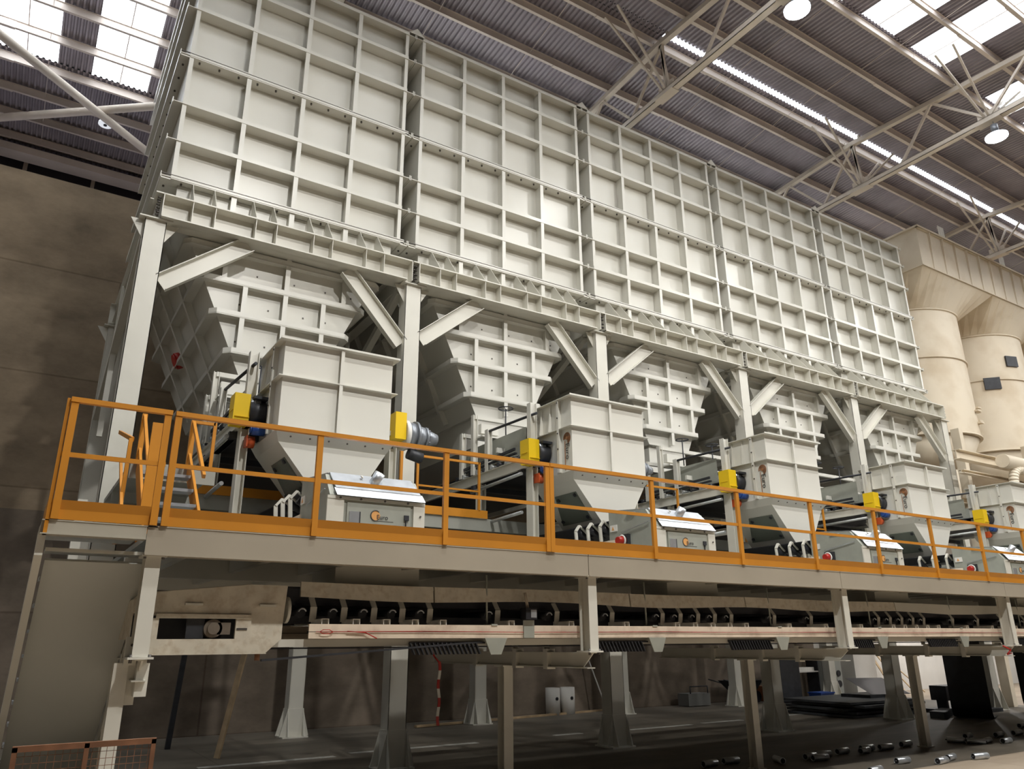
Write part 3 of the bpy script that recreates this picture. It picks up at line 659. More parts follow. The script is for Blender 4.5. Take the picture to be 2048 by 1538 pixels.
MB().box(-.93, -.125, -5.685, -5.67, 2.96, 3.075).box(-.95, -.04, -5.69, -5.56, 3.066, 3.075).box(-.95, -.125, -5.70, -5.56, 2.95, 2.96).box(-.95, -.93, -5.64, -4.6, 2.96, 3.075).build('landing_beam', paint('landing_beige', (.40, .37, .30), .5), label='short edge beam of the landing at the left end', cat='beam')
# hangers, cross beams, legs
hg = thing('hanger_post', (-.03, -5.55, 1.93), 'left end hanger post below the walkway edge', 'post', 'hanger posts below the walkway edge')
MB().ibeam((-.03, -5.53, 1.95), (-.03, -5.53, 2.81), .13, .2, .014, up=(0, 1, 0)).build('post', CREAM2, hg)
MB().box(-.13, .08, -5.66, -5.40, 2.808, 2.825).box(-.13, .08, -5.66, -5.40, 1.93, 1.948).build('end_plate', CREAM2, hg)
for x in (-.10, .05):
    MB().cyl((x, -5.62, 1.90), (x, -5.62, 1.97), .015, n=6).build('bolt', BOLT, hg); MB().cyl((x, -5.62, 2.79), (x, -5.62, 2.84), .015, n=6).build('bolt', BOLT, hg)
fl = ['', 'second hanger post from left, in front of the long conveyor', 'third hanger post from left', 'fourth hanger post, near the right edge', 'last hanger post below the walkway edge']
for k in range(1, 5): dup(hg, (P5*k+.03*k, 0, 0), fl[k])
cb = thing('cross_beam', (0, -3.6, 1.75), 'cross beam under the long conveyor at the left end', 'beam', 'cross beams under the long conveyor')
b = MB(); b.box(-.06, .06, -5.55, -1.4, 1.745, 1.757).box(-.06, .06, -5.6, -1.4, 1.918, 1.93)
b.prism([(-5.4, 1.757), (-5.6, 1.918), (-1.4, 1.918), (-1.4, 1.757)], 'x', -.008, .008); b.build('girder', CREAM2, cb)
for y in (-4.65, -3.9, -2.8): MB().box(-.065, .065, y-.06, y+.03, 1.72, 1.97).build('clamp', CREAM2, cb)
MB().box(-.04, .04, -4.62, -4.58, 1.95, 2.12).box(-.04, .04, -3.86, -3.82, 1.95, 2.12).build('support_strut', CREAM2, cb)
fl = ['', 'second cross beam under the long conveyor', 'third cross beam under the long conveyor, hiding part of the cabinets', 'fourth cross beam under the long conveyor, at the far right', 'last cross beam under the long conveyor']
for k in range(1, 5): dup(cb, (P5*k, 0, 0), fl[k])
lg = thing('support_leg', (.05, -3.5, 0), 'thin support leg at the left, below the stair underside', 'leg', 'thin support legs under the conveyor')
MB().ibeam((.05, -3.5, .02), (.05, -3.5, 1.74), .15, .17, .013, up=(0, 1, 0)).build('post', CREAM2, lg)
MB().box(-.06, .16, -3.62, -3.38, 0, .02).box(-.06, .16, -3.62, -3.38, 1.725, 1.745).build('end_plate', CREAM2, lg)
fl = ['', 'thin support leg right of the second frame column, cut by the bottom edge', 'thin support leg in front of the wheelbarrow', 'thin support leg in front of the black sheet stack', 'last thin support leg']
for k in range(1, 5): dup(lg, (P5*k, 0, 0), fl[k])
b = MB().box(-.13, -.03, -5.45, -5.38, 1.88, 2.12).box(.0, .07, -5.42, -5.36, 1.9, 2.10).box(-.10, .0, -5.4, -5.33, 1.55, 1.95).box(-.02, .08, -5.5, -5.4, 1.62, 1.93)
for z in (1.95, 2.05): b.cyl((-.08, -5.47, z), (-.08, -5.44, z), .014, n=6, mi=1)
b.box(-.16, -.08, -5.40, -5.3, 1.50, 1.62, 1)
b.build('clamp_bracket', [CREAM2, BOLT], label='bolted clamp bracket at the left end below the long conveyor', cat='bracket')
MB().ibeam((-.14, -5.36, .0), (-.14, -5.36, 1.9), .12, .12, .012, up=(0, 1, 0)).build('front_post', CREAM2, label='front left leg under the clamp bracket, cut by the bottom edge', cat='leg')

# railings
def railing(x0, x1, posts, label, y=-5.70, zb=3.08, toe=True, h=1.09, w=.06):
    t = thing('railing', ((x0+x1)/2, y, zb), label, 'railing', 'orange railing sections')
    for x in posts: MB().box(x-w/2, x+w/2, y-.012, y+.03, zb, zb+h-.01).build('post', ORANGE, t)
    MB().box(x0, x1, y-.02, y+.035, zb+h-.045, zb+h).build('top_rail', ORANGE, t)
    MB().box(x0, x1, y-.005, y+.022, zb+h*.52-.02, zb+h*.52+.02).build('middle_rail', ORANGE, t)
    if toe: MB().prism([(y+.01, zb), (y+.022, zb), (y+.022, zb+.085), (y-.002, zb+.165), (y-.012, zb+.165), (y+.01, zb+.085)], 'x', x0, x1).build('toe_board', ORANGE, t)
    return t
railing(-.90, -.05, [-.865, -.085], 'short orange railing section at the left end landing')
railing(-.02, 4.33, [.01, 1.41, 2.90, 4.30], 'orange railing section in front of the nearest feeder box')
ps = [4.365+5/3*i for i in range(13)]
railing(4.34, ps[3]+.03, ps[:4], 'orange railing section in front of the second feeder box')
railing(ps[3]+.03, ps[6]+.03, ps[4:7], 'orange railing section in front of the middle feeder box')
railing(ps[6]+.03, ps[9]+.03, ps[7:10], 'orange railing section in front of the fourth feeder box')
railing(ps[9]+.03, ps[12]+.03, ps[10:], 'last orange railing section, at the right edge')
t = thing('side_railing', (-.9, -5.3, 3.08), 'orange end railing turning the corner at the left end', 'railing')
MB().box(-.93, -.90, -5.69, -5.6, 2.95, 4.16).build('post', ORANGE, t); 
MB().box(-.93, -.915, -5.6, -4.7, 3.08, 3.28).build('toe_board', ORANGE, t)
# upper walkway
MB().box(-.1, 25.4, -1.25, -.1, 4.12, 4.18).box(-.1, 25.4, -1.27, -1.22, 3.97, 4.19).box(-.1, .9, -3.1, -1.25, 4.12, 4.18).box(-.1, .9, -3.12, -3.08, 3.98, 4.19).build('upper_walkway', paint('grey_deck_edge', (.34, .34, .30), .5, .2, .06, 2.), label='raised rear walkway with a grey edge beam behind the feeders', cat='deck')
b = MB()
for k in range(6): b.box(5*k-.5, 5*k-.38, -1.2, -1.08, 3.08, 3.98)
b.build('walkway_props', CREAM2, label='short props under the raised rear walkway', cat='props', kind='stuff')
for x0, x1, l in ((.9, 3.6, 'behind the nearest feeder box'), (3.9, 6.05, 'between the nearest and second feeder boxes'), (7.9, 11.05, 'between the second and middle feeder boxes'), (12.9, 16.05, 'between the middle and fourth feeder boxes'), (17.9, 25.0, 'behind the last feeder boxes')):
    MB().box(x0, x1, -1.30, -1.285, 4.19, 4.335).build('kick_board', ORANGE, label='orange kick board of the rear walkway '+l, cat='kick board', group='rear walkway kick boards')
for k in range(5):
    t = thing('rear_guardrail', (5*k+5.2, -1.29, 4.19), 'small thin orange guardrail on the rear walkway, %s' % ['between the nearest and second feeder boxes', 'between the second and middle feeder boxes', 'between the middle and fourth feeder boxes', 'between the fourth and last feeder boxes', 'past the last feeder box'][k], 'guardrail', 'rear orange guardrails')
    x0, x1 = 5*k+4.62, 5*k+5.87
    for x in (x0, x1): MB().box(x-.02, x+.02, -1.31, -1.27, 4.33, 5.22).build('post', ORANGE, t)
    MB().box(x0, x1, -1.31, -1.27, 5.18, 5.22).build('top_rail', ORANGE, t); MB().box(x0, x1, -1.305, -1.275, 4.66, 4.69).build('middle_rail', ORANGE, t)
MB().box(4.28, 4.33, -1.31, -1.26, 4.19, 5.25).build('guard_post', ORANGE, label='single orange post left of the second front column', cat='post')
# little stair
st = thing('step_ladder', (.28, -3.8, 3.08), 'short orange-sided stair from the deck up to the rear walkway, at left', 'stair')
for x in (-.02, .56):
    MB().bar((x, -4.45, 3.12), (x, -3.12, 4.18), .02, .2).build('stringer', ORANGE, st)
for i, (y, z) in enumerate(((-4.35, 3.33), (-4.08, 3.54), (-3.80, 3.76), (-3.5, 3.98))):
    MB().box(0, .54, y-.03, y+.18, z-.015, z+.02).build('tread', GALV, st)
for x in (-.02, .56):
    MB().bar((x, -4.25, 3.86), (x, -3.1, 4.78), .035, .05).build('handrail', ORANGE, st)
    MB().bar((x, -4.2, 3.46), (x, -3.1, 4.36), .03, .04).build('middle_rail', ORANGE, st)
    MB().box(x-.03, x+.03, -3.13, -3.07, 4.18, 4.80).build('post', ORANGE, st)
MB().box(-.05, .06, -4.30, -4.26, 3.08, 4.40).build('newel_post', ORANGE, st)
t = thing('corner_guardrail', (.8, -2.9, 4.19), 'orange guardrail beside the head of the short stair', 'guardrail')
for x in (.60, .86): MB().box(x-.02, x+.02, -2.95, -2.91, 4.18, 4.85).build('post', ORANGE, t)
MB().box(.6, .86, -2.95, -2.91, 4.81, 4.85).build('top_rail', ORANGE, t)
t = thing('far_guardrail', (-.3, -2.4, 4.19), 'orange railing descending behind the landing at the far left', 'guardrail')
MB().bar((-.2, -4.0, 4.25), (-.2, -2.2, 4.75), .03, .05).bar((-.25, -4.6, 3.3), (-.2, -3.0, 4.2), .03, .05).box(-.24, -.2, -4.05, -4.0, 3.08, 4.25).build('rail', ORANGE, t)

# main stair at the left end (seen from underneath)
ms = thing('staircase', (-.48, -4., 0), 'closed grey underside of the staircase dropping away at far left', 'stair')
A0 = Vector((0, -5.38, 2.76)); A1 = Vector((0, -1.86, .02))
MB().hexa([(-.87, *A0.yz), (-.04, *A0.yz), (-.04, *A1.yz), (-.87, *A1.yz)], [(-.87, A0.y+.02, A0.z+.02), (-.04, A0.y+.02, A0.z+.02), (-.04, A1.y+.02, A1.z+.02), (-.87, A1.y+.02, A1.z+.02)]).build('underside_plate', paint('stair_plate', (.52, .525, .48), .45, 0, .05, .9), ms)
for x in (-.93, .0):
    MB().hexa([(x-.03, -5.6, 2.78), (x+.03, -5.6, 2.78), (x+.03, -2.02, -.0), (x-.03, -2.02, -.0)], [(x-.03, -5.6, 3.02), (x+.03, -5.6, 3.02), (x+.03, -1.66, .0), (x-.03, -1.66, .0)]).build('stringer', CREAM2, ms)
for i in range(12):
    z = 2.84-i*.225; y = -5.42+i*.29
    MB().box(-.88, -.04, y+.03, y+.30, z, z+.03).build('tread', GALV if i > 1 else CREAM2, ms)
t = thing('wire_mesh_panel', (-.65, -9., 0), 'brown wire mesh panel in the bottom left corner', 'mesh panel')
b = MB(); b.box(-.95, -.36, -9.01, -8.99, 1.60, 1.625)
for x in (-.94, -.655, -.37): b.box(x-.01, x+.01, -9.01, -8.99, 0, 1.62)
b.build('frame', RUST, t); b = MB()
for i in range(19): b.box(-.93+i*.03, -.928+i*.03, -9.002, -8.998, .02, 1.6)
for i in range(53): b.box(-.94, -.37, -9.002, -8.999, .02+i*.03, .022+i*.03)
b.build('wire_mesh', RUST, t)
# ================================================================== LONG COLLECTING CONVEYOR
lc = thing('belt_conveyor', (12, -4.8, 2.1), 'long black belt conveyor slung below the walkway, full width', 'conveyor')
XE = 26.0
for y0, y1 in ((-5.35, -5.33), (-4.30, -4.28)):
    MB().box(1.55, XE, y0, y1, 2.168, 2.236).box(1.55, XE, y0, y1, 2.10, 2.162).box(1.55, XE, y0+.005, y1+.04, 2.155, 2.175, 1).box(1.55, XE, y0, y1+.05, 2.236, 2.242).build('stringer', [RAILP, DARK], lc)
MB().box(1.2, XE, -5.26, -5.22, 2.02, 2.095).build('lower_rail', CREAM2, lc); MB().box(1.2, XE, -4.4, -4.36, 2.02, 2.095).build('lower_rail', CREAM2, lc)
pr = [(-5.14, 2.60), (-4.96, 2.44), (-4.66, 2.44), (-4.48, 2.60)]
MB().prism(pr+[(y, z+.02) for y, z in pr[::-1]], 'x', 1.3, XE).box(1.0, XE, -5.1, -4.5, 2.0, 2.012).build('belt', RUBBER, lc)
MB().box(1.4, XE, -4.42, -4.40, 2.25, 2.60).box(1.4, XE, -5.0, -4.96, 2.25, 2.33).build('inner_guard', DARK, lc)
covx = [(1.48, 3.02, DUSTY), (3.04, 5.95, DUSTY), (5.97, 8.2, DUSTY), (8.22, 12., DUSTY), (12.02, 17, CREAM2), (17.02, 22, CREAM2), (22.02, 26, CREAM2)]
for x0, x1, m in covx:
    za = 2.505; n = 6; b = MB()
    for i in range(n):
        xa = x0+(x1-x0)*i/n; xb = x0+(x1-x0)*(i+1)/n
        w = lambda x: .02*math.sin(x*1.7)
        b.hexa([(xa, -5.22, za+w(xa)), (xb, -5.22, za+w(xb)), (xb, -5.19, za+w(xb)), (xa, -5.19, za+w(xa))], [(xa, -5.2, za+.16+w(xa)*.3), (xb, -5.2, za+.16+w(xb)*.3), (xb, -5.17, za+.16+w(xb)*.3), (xa, -5.17, za+.16+w(xa)*.3)])
    b.build('skirt_board', m, lc)
ix = []
base = [1.66, 2.0, 2.345, 2.685, 3.03, 3.94, 4.82, 5.72]
for k in range(5):
    for q in base[:5]: ix.append(5*k+q-(0 if k == 0 else .04))
    for q in base[5:]: ix.append(5*k+q)
ix = sorted(set(round(x, 3) for x in ix if x < 25.8))
ib = []
for i, x in enumerate(ix):
    if i == 0:
        p = [MB().bar((x, -5.10, 2.27), (x, -5.12, 2.42), .07, .012, up=(0, 1, 0)).bar((x, -5.12, 2.42), (x-.01, -5.05, 2.52), .06, .012, up=(0, 1, 0)).build('idler_bracket', GREYBOX if False else CREAM2, lc),
             MB().cyl((x-.12, -5.08, 2.36), (x-.12, -4.5, 2.36), .05, n=14).build('idler_roller', DARK, lc),
             MB().torus((x-.12, -5.12, 2.36), .042, .009, 'y', 20, 6, 0, .3, 2.9).build('bearing_cap', GALV, lc),
             MB().box(x+.02, x+.10, -5.34, -4.3, 2.29, 2.297).box(x+.02, x+.027, -5.34, -4.3, 2.242, 2.297).box(x+.093, x+.10, -5.34, -4.3, 2.242, 2.297).build('cross_tube', WHITE, lc)]
        ib = p; x00 = x
    else:
        for o in ib:
            c = o.copy(); COL.objects.link(c); c.parent = lc; c.location = (x-x00, 0, 0)
for k in range(10):
    x = 3.76+2.5*k
    if x > 25.9: break
    MB().prism([(x-.15, 2.10), (x+.15, 2.10), (x+.07, 1.92), (x-.07, 1.92)], 'y', -5.38, -5.36).build('support_plate', GREYBOX, lc)
    MB().cyl((x-.02, -5.2, 2.24), (x-.03, -5.2, 2.82), .012, n=8).box(x-.05, x+.03, -5.36, -5.18, 2.236, 2.255).build('hanger_rod', GREYBOX, lc)
    b = MB()
    for i in range(16): b.bar((x-1.0+i*.055, -5.30, 1.93), (x-1.06+i*.055, -5.30, 2.05), .012, .05, up=(0, 1, 0))
    b.box(x-1.05, x-.1, -5.3, -5.25, 2.04, 2.06); b.build('slatted_guard', DARK, lc)
b = MB(); pts = [(1.62, -5.36, 2.165)]+[(1.62+i*1.2, -5.365, 2.168+.004*math.sin(i*2)) for i in range(1, 21)]
b.path(pts, .004, 6); b.path([(1.66, -5.37, 2.165), (1.69, -5.37, 2.185), (1.76, -5.37, 2.185), (1.80, -5.37, 2.165), (1.76, -5.37, 2.148), (1.69, -5.37, 2.148), (1.66, -5.37, 2.165)], .004, 6); b.path([(1.95, -5.37, 2.17), (2.15, -5.37, 2.16), (2.28, -5.38, 2.10)], .006, 6)
b.build('pull_cord', RED, lc, label='thin red pull cord')
MB().bar((1.1, -5.33, 1.90), (3.6, -5.30, 2.06), .04, .02).build('brace_bar', DARK, lc)
# tail end box
tl = thing('tail_pulley_box', (.65, -4.85, 2.0), 'dusty cream tail pulley box at the left end of the long conveyor', 'pulley box')
for nm, y0, y1 in (('side_plate', -5.32, -5.30), ('side_plate', -4.32, -4.30)):
    b = MB()
    b.prism([(-.10, 2.36), (-.10, 2.44), (-.02, 2.51), (.946, 2.615), (1.307, 2.614), (1.285, 2.236), (.95, 2.236), (.95, 2.325), (-.1, 2.325)], 'y', y0, y1)
    b.build(nm, DUSTY, tl)
MB().hexa([(-.1, -5.3, 2.44), (-.02, -5.3, 2.51), (-.02, -4.3, 2.51), (-.1, -4.3, 2.44)], [(-.1, -5.3, 2.45), (-.02, -5.3, 2.52), (-.02, -4.3, 2.52), (-.1, -4.3, 2.45)]).hexa([(-.02, -5.3, 2.505), (.946, -5.3, 2.61), (.946, -4.3, 2.61), (-.02, -4.3, 2.505)], [(-.02, -5.3, 2.515), (.946, -5.3, 2.62), (.946, -4.3, 2.62), (-.02, -4.3, 2.515)]).box(.946, 1.307, -5.3, -4.3, 2.60, 2.61).box(-.1, -.09, -5.3, -4.3, 2.1, 2.44).build('hood', DUSTY, tl)
b = MB(); b.box(.10, .97, -5.35, -5.32, 2.285, 2.325).box(-.02, .13, -5.34, -5.30, 2.10, 2.285).box(.825, .97, -5.34, -5.30, 2.10, 2.285).box(.835, .935, -5.345, -5.34, 2.18, 2.20, 1).box(.95, 1.285, -5.32, -5.30, 2.10, 2.236)
b.build('take_up_frame', [DUSTY, BOLT], tl)
MB().prism([(-.10, 1.965), (-.1, 2.10), (1.28, 2.10), (1.13, 1.965)], 'y', -5.34, -5.32).box(-.1, 1.13, -5.38, -5.3, 1.96, 1.968).build('lower_beam', DUSTY, tl); MB().box(-.1, 1.28, -4.34, -4.3, 1.965, 2.1).build('lower_beam', DUSTY, tl)
MB().cyl((.60, -5.2, 2.2), (.60, -4.4, 2.2), .15, n=24).build('pulley', RUBBER, tl); MB().box(-.05, 1.25, -4.95, -4.93, 2.1, 2.32).build('shade_backing', DARK, tl)  # dark sheet added for the shade inside the slot
MB().cyl((.62, -5.36, 2.195), (.62, -5.22, 2.195), .055, n=20).cyl((.62, -5.33, 2.195), (.62, -5.24, 2.195), .085, n=20).box(.66, .78, -5.33, -5.26, 2.14, 2.25).build('bearing', paint('greasy_bearing', (.16, .13, .10), .6, .2, .15, 9.), tl)
MB().box(.38, .54, -5.31, -5.27, 2.105, 2.28).build('bearing_slide', DARK, tl)
for x in (.42, 1.12): MB().box(x-.08, x+.08, -5.345, -5.325, 2.405, 2.425).build('grab_bar', CREAM2, tl)
MB().cyl((1.06, -5.33, 1.90), (1.06, -5.33, 1.965), .025, n=10).build('drain_plug', RUST, tl)
MB().cyl((1.33, -5.2, 2.38), (1.36, -5.2, 2.38), .13, n=20).build('cover_disc', CREAM2, tl)
# belt sway switch on the stringer
t = thing('belt_switch', (4.2, -5.38, 2.2), 'black switch box with a pale lever standing on the long conveyor', 'switch')
MB().box(4.15, 4.30, -5.37, -5.35, 2.10, 2.30).build('bracket', GREYBOX, t)
MB().box(4.15, 4.31, -5.42, -5.30, 2.31, 2.44).build('housing', RUBBER, t); MB().box(4.22, 4.30, -5.425, -5.42, 2.33, 2.42).build('face_plate', GALV, t)
MB().cyl((4.23, -5.34, 2.44), (4.19, -5.34, 2.62), .018, n=10).build('lever', paint('pale_wood', (.55, .47, .36), .7), t)

# ================================================================== OLD ROUND SILOS
b0 = thing('silo_header_box', (33, 2.4, 15.26), 'old cream header box on top of the round silos, at right', 'header box')
bx0, bx1, by0, by1, bz_0, bz_1 = 25.5, 60., -.1, 5.0, 15.26, 16.80
MB().box(bx0, bx1, by0, by1, bz_0, bz_1).build('box', OLD, b0)
MB().box(bx0-.08, bx1, by0-.10, by0, bz_1-.0, bz_1+.03).box(bx0-.1, bx0, by0-.1, by1, bz_1, bz_1+.03).box(bx0-.1, bx0-.06, by0-.1, by1, bz_1+.03, bz_1+.07).box(bx0-.1, bx1, by0-.12, by0-.08, bz_1, bz_1+.07).box(bx0-.02, bx1, by0-.03, by0, bz_0-.02, bz_0+.01).box(bx0-.03, bx0, by0-.03, by1, bz_0-.02, bz_0+.01).build('rim', OLD, b0)
xs = [26.27+.88*i for i in range(38)]
for x in xs[:30]: MB().prism([(by0, bz_0+.02), (by0-.025, bz_0+.02), (by0-.09, bz_1), (by0, bz_1)], 'x', x-.02, x+.02).build('rib', OLD, b0)
cyl0 = thing('round_silo', (28.0, 2.45, 0), 'nearest old round cream silo, just right of the square silos', 'silo', 'old round silos')
cx, cy, R0, zt0, zt1 = 28.0, 2.45, 1.95, 14.15, 15.25
b = MB(); n = 48
circ = [(cx+R0*math.cos(2*PI*i/n), cy+R0*math.sin(2*PI*i/n), zt0) for i in range(n)]
sq = []
for i in range(n):
    q = 2*PI*i/n; c_, s_ = math.cos(q), math.sin(q); m = max(abs(c_), abs(s_)); sq.append((cx+2.48*c_/m, cy+2.53*s_/m, zt1))
b.add(circ+sq, [(i, (i+1) % n, n+(i+1) % n, n+i) for i in range(n)])
b.build('transition', OLD, cyl0)
MB().cyl((cx, cy, 9.2), (cx, cy, zt0), R0, n=64, caps=False).build('barrel', OLD, cyl0)
for z in (14.12, 12.15, 9.2): MB().cyl((cx, cy, z), (cx, cy, z+.05), R0+.05, n=64).build('hoop', OLD, cyl0)
MB().cyl((cx, cy, 8.0), (cx, cy, 9.2), 1.3, 1.9, 48).cyl((cx, cy, 6.5), (cx, cy, 8.0), .6, 1.3, 32).build('cone', OLD, cyl0)
for lbl, k in (('second old round silo, with two dark patches high on it', 1), ('third old round silo, at the right edge', 2), ('farthest old round silo', 3)): dup(cyl0, (5*k, 0, 0), lbl)
def patch(px, ang, z, w, h, nm, lb):
    c, s = math.cos(ang), math.sin(ang); p = Vector((px+R0*c, cy+R0*s, z)); tn = Vector((-s, c, 0)); o = Vector((c, s, 0))*.03
    MB().bar(p+o-tn*w/2, p+o+tn*w/2, .06, h, up=(0, 0, 1)).build(nm, DARK, label=lb, cat='hatch')
patch(33, -1.90, 12.95, .55, .45, 'hatch', 'dark square hatch high on the second round silo')
patch(33, -2.4, 12.0, .6, .5, 'hatch', 'dark torn opening between the first and second round silos')
for i, (an, z) in enumerate(((-1.1, 10.4), (-1.0, 10.3), (-.95, 9.95), (-1.25, 9.75), (-1.3, 10.2))):
    c, s = math.cos(an), math.sin(an); p = Vector((28+R0*c, cy+R0*s, z)); MB().box(p.x-.12, p.x+.12, p.y-.16, p.y+.05, z-.03, z+.03).build('bracket', OLD, label='small cream bracket low on the nearest round silo', cat='bracket', group='brackets on the nearest round silo')
for x, w in ((27.55, 'nearer'), (32.2, 'farther')):
    t = thing('roof_fan_frame', (x, .1, 16.87), '%s white slatted panel standing on the header box' % w, 'panel', 'white panels on the header box')
    b = MB()
    for i in range(3): b.box(x+i*.15, x+i*.15+.12, .08, .10, 17.1, 17.62)
    b.box(x, x+.42, .10, .12, 17.14, 17.2).box(x, x+.42, .10, .12, 17.5, 17.56); b.build('slat', WHITE, t)
    MB().box(x+.05, x+.09, .08, .12, 16.83, 17.15).box(x+.33, x+.37, .08, .12, 16.83, 17.15).build('leg', WHITE, t)
# beams and pipes below the old silos
MB().ibeam((24.4, -.5, 7.82), (45, -.5, 7.82), .25, .32, .02).build('pipe_rack_beam', OLD, label='cream pipe rack beam right of the last front column', cat='beam')
MB().ibeam((24.6, -.45, 7.28), (45, -.45, 7.28), .2, .12, .02).build('pipe_rack_beam', OLD, label='thinner cream beam below the pipe rack beam at right', cat='beam')
MB().ibeam((24.6, .5, 6.6), (45, .5, 6.6), .2, .2, .02).build('pipe_rack_beam', OLD, label='lower cream beam behind the last feeder box at right', cat='beam')
for x in (27.0, 27.5): MB().box(x-.03, x+.03, -.62, -.4, 7.66, 7.98).build('stub_post', OLD, label='short cream plate between the flanges of the pipe rack beam', cat='plate', group='plates on the pipe rack beam')
t = thing('duct_pipe', (29, -.9, 7.9), 'fat cream horizontal pipe with a curved branch at the right edge', 'pipe')
MB().cyl((26.3, -1.0, 7.72), (34, -1.0, 7.72), .23, n=28).cyl((26.28, -1.0, 7.72), (26.31, -1.0, 7.72), .23, n=28).build('main', OLD, t)
b = MB(); pr_ = []
for i in range(9): q = PI/2*i/8; pr_.append((27.0-.55*math.sin(q)+.2, -1.05, 6.7+.55*math.cos(q)+.25))
b.path([(27.6, -1.05, 7.5)]+pr_+[(26.62, -1.05, 5.9)], .15, 20); b.build('branch', OLD, t)
for x in (26.6, 31.6): MB().box(x-.12, x+.12, .3, .6, 0, 9.2).build('silo_stanchion', OLD, label='cream leg under the %s round silo' % ('nearest' if x < 30 else 'second'), cat='leg', group='legs under the round silos')

# ================================================================== UNDERCROFT CLUTTER
def floor_thing(nm, loc, label, cat, group=None): return thing(nm, loc, label, cat, group)
# rollers lying about
R = [(10.9, -3.26, .3), (11.72, -3.29, .1), (11.72, -3.50, -.2), (12.15, -3.24, -.25), (12.78, -3.2, .05), (13.18, -3.4, .15), (13.55, -3.2, -.1), (14.0, -3.31, -.15), (14.74, -3.27, .05), (12.57, -4.54, -.05), (13.12, -4.93, .1), (13.63, -4.80, .2), (14.18, -5.03, -.25), (16.15, -3.52, -1.1), (16.3, -3.85, -1.0), (17.1, -3.25, .2), (16.61, -3.9, .1), (16.9, -4.15, .05), (17.9, -3.5, .1), (18.6, -3.55, .0), (20.3, -2.85, .1), (11.24, -4.9, .1), (9.58, -2.88, .05), (10.13, -2.85, -.1)]
names = ['leftmost of the steel rollers nearest the middle leg', 'roller left of the third thin leg']
rr = thing('steel_roller', (R[0][0], R[0][1], .055), 'loose grey steel roller lying end-on just right of the third thin leg', 'roller', 'loose rollers on the floor')
MB().tube((R[0][0]-.17, R[0][1], .055), (R[0][0]+.17, R[0][1], .055), .055, .045, 18).build('shell', GALV, rr)
MB().cyl((R[0][0]-.155, R[0][1], .055), (R[0][0]+.155, R[0][1], .055), .046, n=16).cyl((R[0][0]-.2, R[0][1], .055), (R[0][0]+.2, R[0][1], .055), .012, n=8).build('core', DARK, rr)
rr.rotation_euler = (0, 0, 1.1)
lbs = [None, 'dark loose roller, left one of a pair of three below the sheet stack', 'bright ended loose roller in front of the trio below the sheet stack', 'back roller of the trio below the sheet stack', 'dark loose roller left of a shiny one, in the middle of the row', 'shiny loose roller in the middle of the row', 'dark roller touching the back of the shiny middle one', 'dark loose roller left of the fourth thin leg', 'dark loose roller just behind the fourth thin leg', 'long dark roller alone in the lit lower area', 'dark roller end to end with a shiny one near the floor shade edge', 'shiny roller near the shade edge, second from right of that row', 'roller with a bright hollow end, rightmost at the shade edge', 'hollow ended roller, left one of a cluster of three at right', 'hollow ended roller, right one of a cluster of three at right', 'dark roller lying behind the cluster of three at right', 'short pale roller left of a shiny pair at right', 'shiny roller right of the short pale one', 'dark roller behind the shiny pair at right', 'dark roller farther right, last in its row', 'pale roller near the folded black belt at the right edge', 'roller half cut by the bottom edge', 'dark roller left of the third thin leg, farther left', 'dark roller left of the third thin leg, nearer to it']
for (x, y, a), l in zip(R[1:], lbs[1:]):
    d = dup(rr, (0, 0, 0), l); d.location = (x, y, .055); d.rotation_euler = (0, 0, a)
# cabinets etc. near the back wall
def rbox(name, mat, par, x0, x1, y0, y1, z0, z1): return MB().box(x0, x1, y0, y1, z0, z1).build(name, mat, par)
t = floor_thing('dark_cabinet', (22.2, 5.6, 0), 'tall dark cabinet by the back wall, left of the blue box', 'cabinet')
rbox('body', DARK, t, 21.7, 22.75, 5.4, 6.2, .08, 1.45); rbox('base', RUBBER, t, 21.75, 22.7, 5.45, 6.1, 0, .08)
t = floor_thing('grey_cabinet', (25.2, 5.9, 0), 'grey cabinet with three round black openings by the back wall', 'cabinet')
rbox('body', paint('grey_cabinet_paint', (.32, .33, .30), .6), t, 25.5, 26.5, 6.4, 7.0, .05, 1.6)
for x, z, r in ((25.9, .6, .22), (26.27, .48, .12), (26.27, .85, .11)): MB().cyl((x, 6.36, z), (x, 6.40, z), r, n=20).build('opening', RUBBER, t)
rbox('plinth', DARK, t, 25.55, 26.45, 6.45, 6.95, 0, .05)
t = floor_thing('tool_shelf', (23.7, 6.2, 0), 'open shelf of tools between the dark and the grey cabinets', 'shelf')
for z in (.95, 1.45): rbox('shelf_board', GREYW, t, 22.9, 24.6, 6.0, 6.5, z, z+.04)
for x in (22.9, 24.56): rbox('side_post', DARK, t, x, x+.04, 6.0, 6.5, 0, 1.5)
MB().box(23.1, 24.4, 6.05, 6.4, .99, 1.12).build('amplifier', WHITE, label='pale instrument case on the lower shelf', cat='case')
MB().cyl((23.3, 6.2, 1.6), (24.4, 6.25, 1.58), .12, .06, 12).cyl((23.2, 6.1, 1.56), (23.8, 6.4, 1.56), .07, n=10).build('tool_bundle', RUBBER, label='black tool bundle on the top shelf', cat='bundle')
b = MB(); b.cyl((21.9, 5.8, 1.46), (22.6, 5.8, 1.46), .3, n=20); b.build('grey_bag', GREYW, label='pale rounded bag on top of the dark cabinet', cat='bag')
t = floor_thing('plastic_tub', (23.1, 4.9, 0), 'blue plastic tub on the floor in front of the shelf', 'tub')
MB().hexa([(22.75, 4.65, 0), (23.35, 4.65, 0), (23.35, 5.05, 0), (22.75, 5.05, 0)], [(22.70, 4.6, .34), (23.42, 4.6, .34), (23.42, 5.1, .34), (22.7, 5.1, .34)]).build('body', BLUEP, t); MB().box(22.68, 23.44, 4.58, 5.12, .33, .37).build('rim', BLUEP, t)
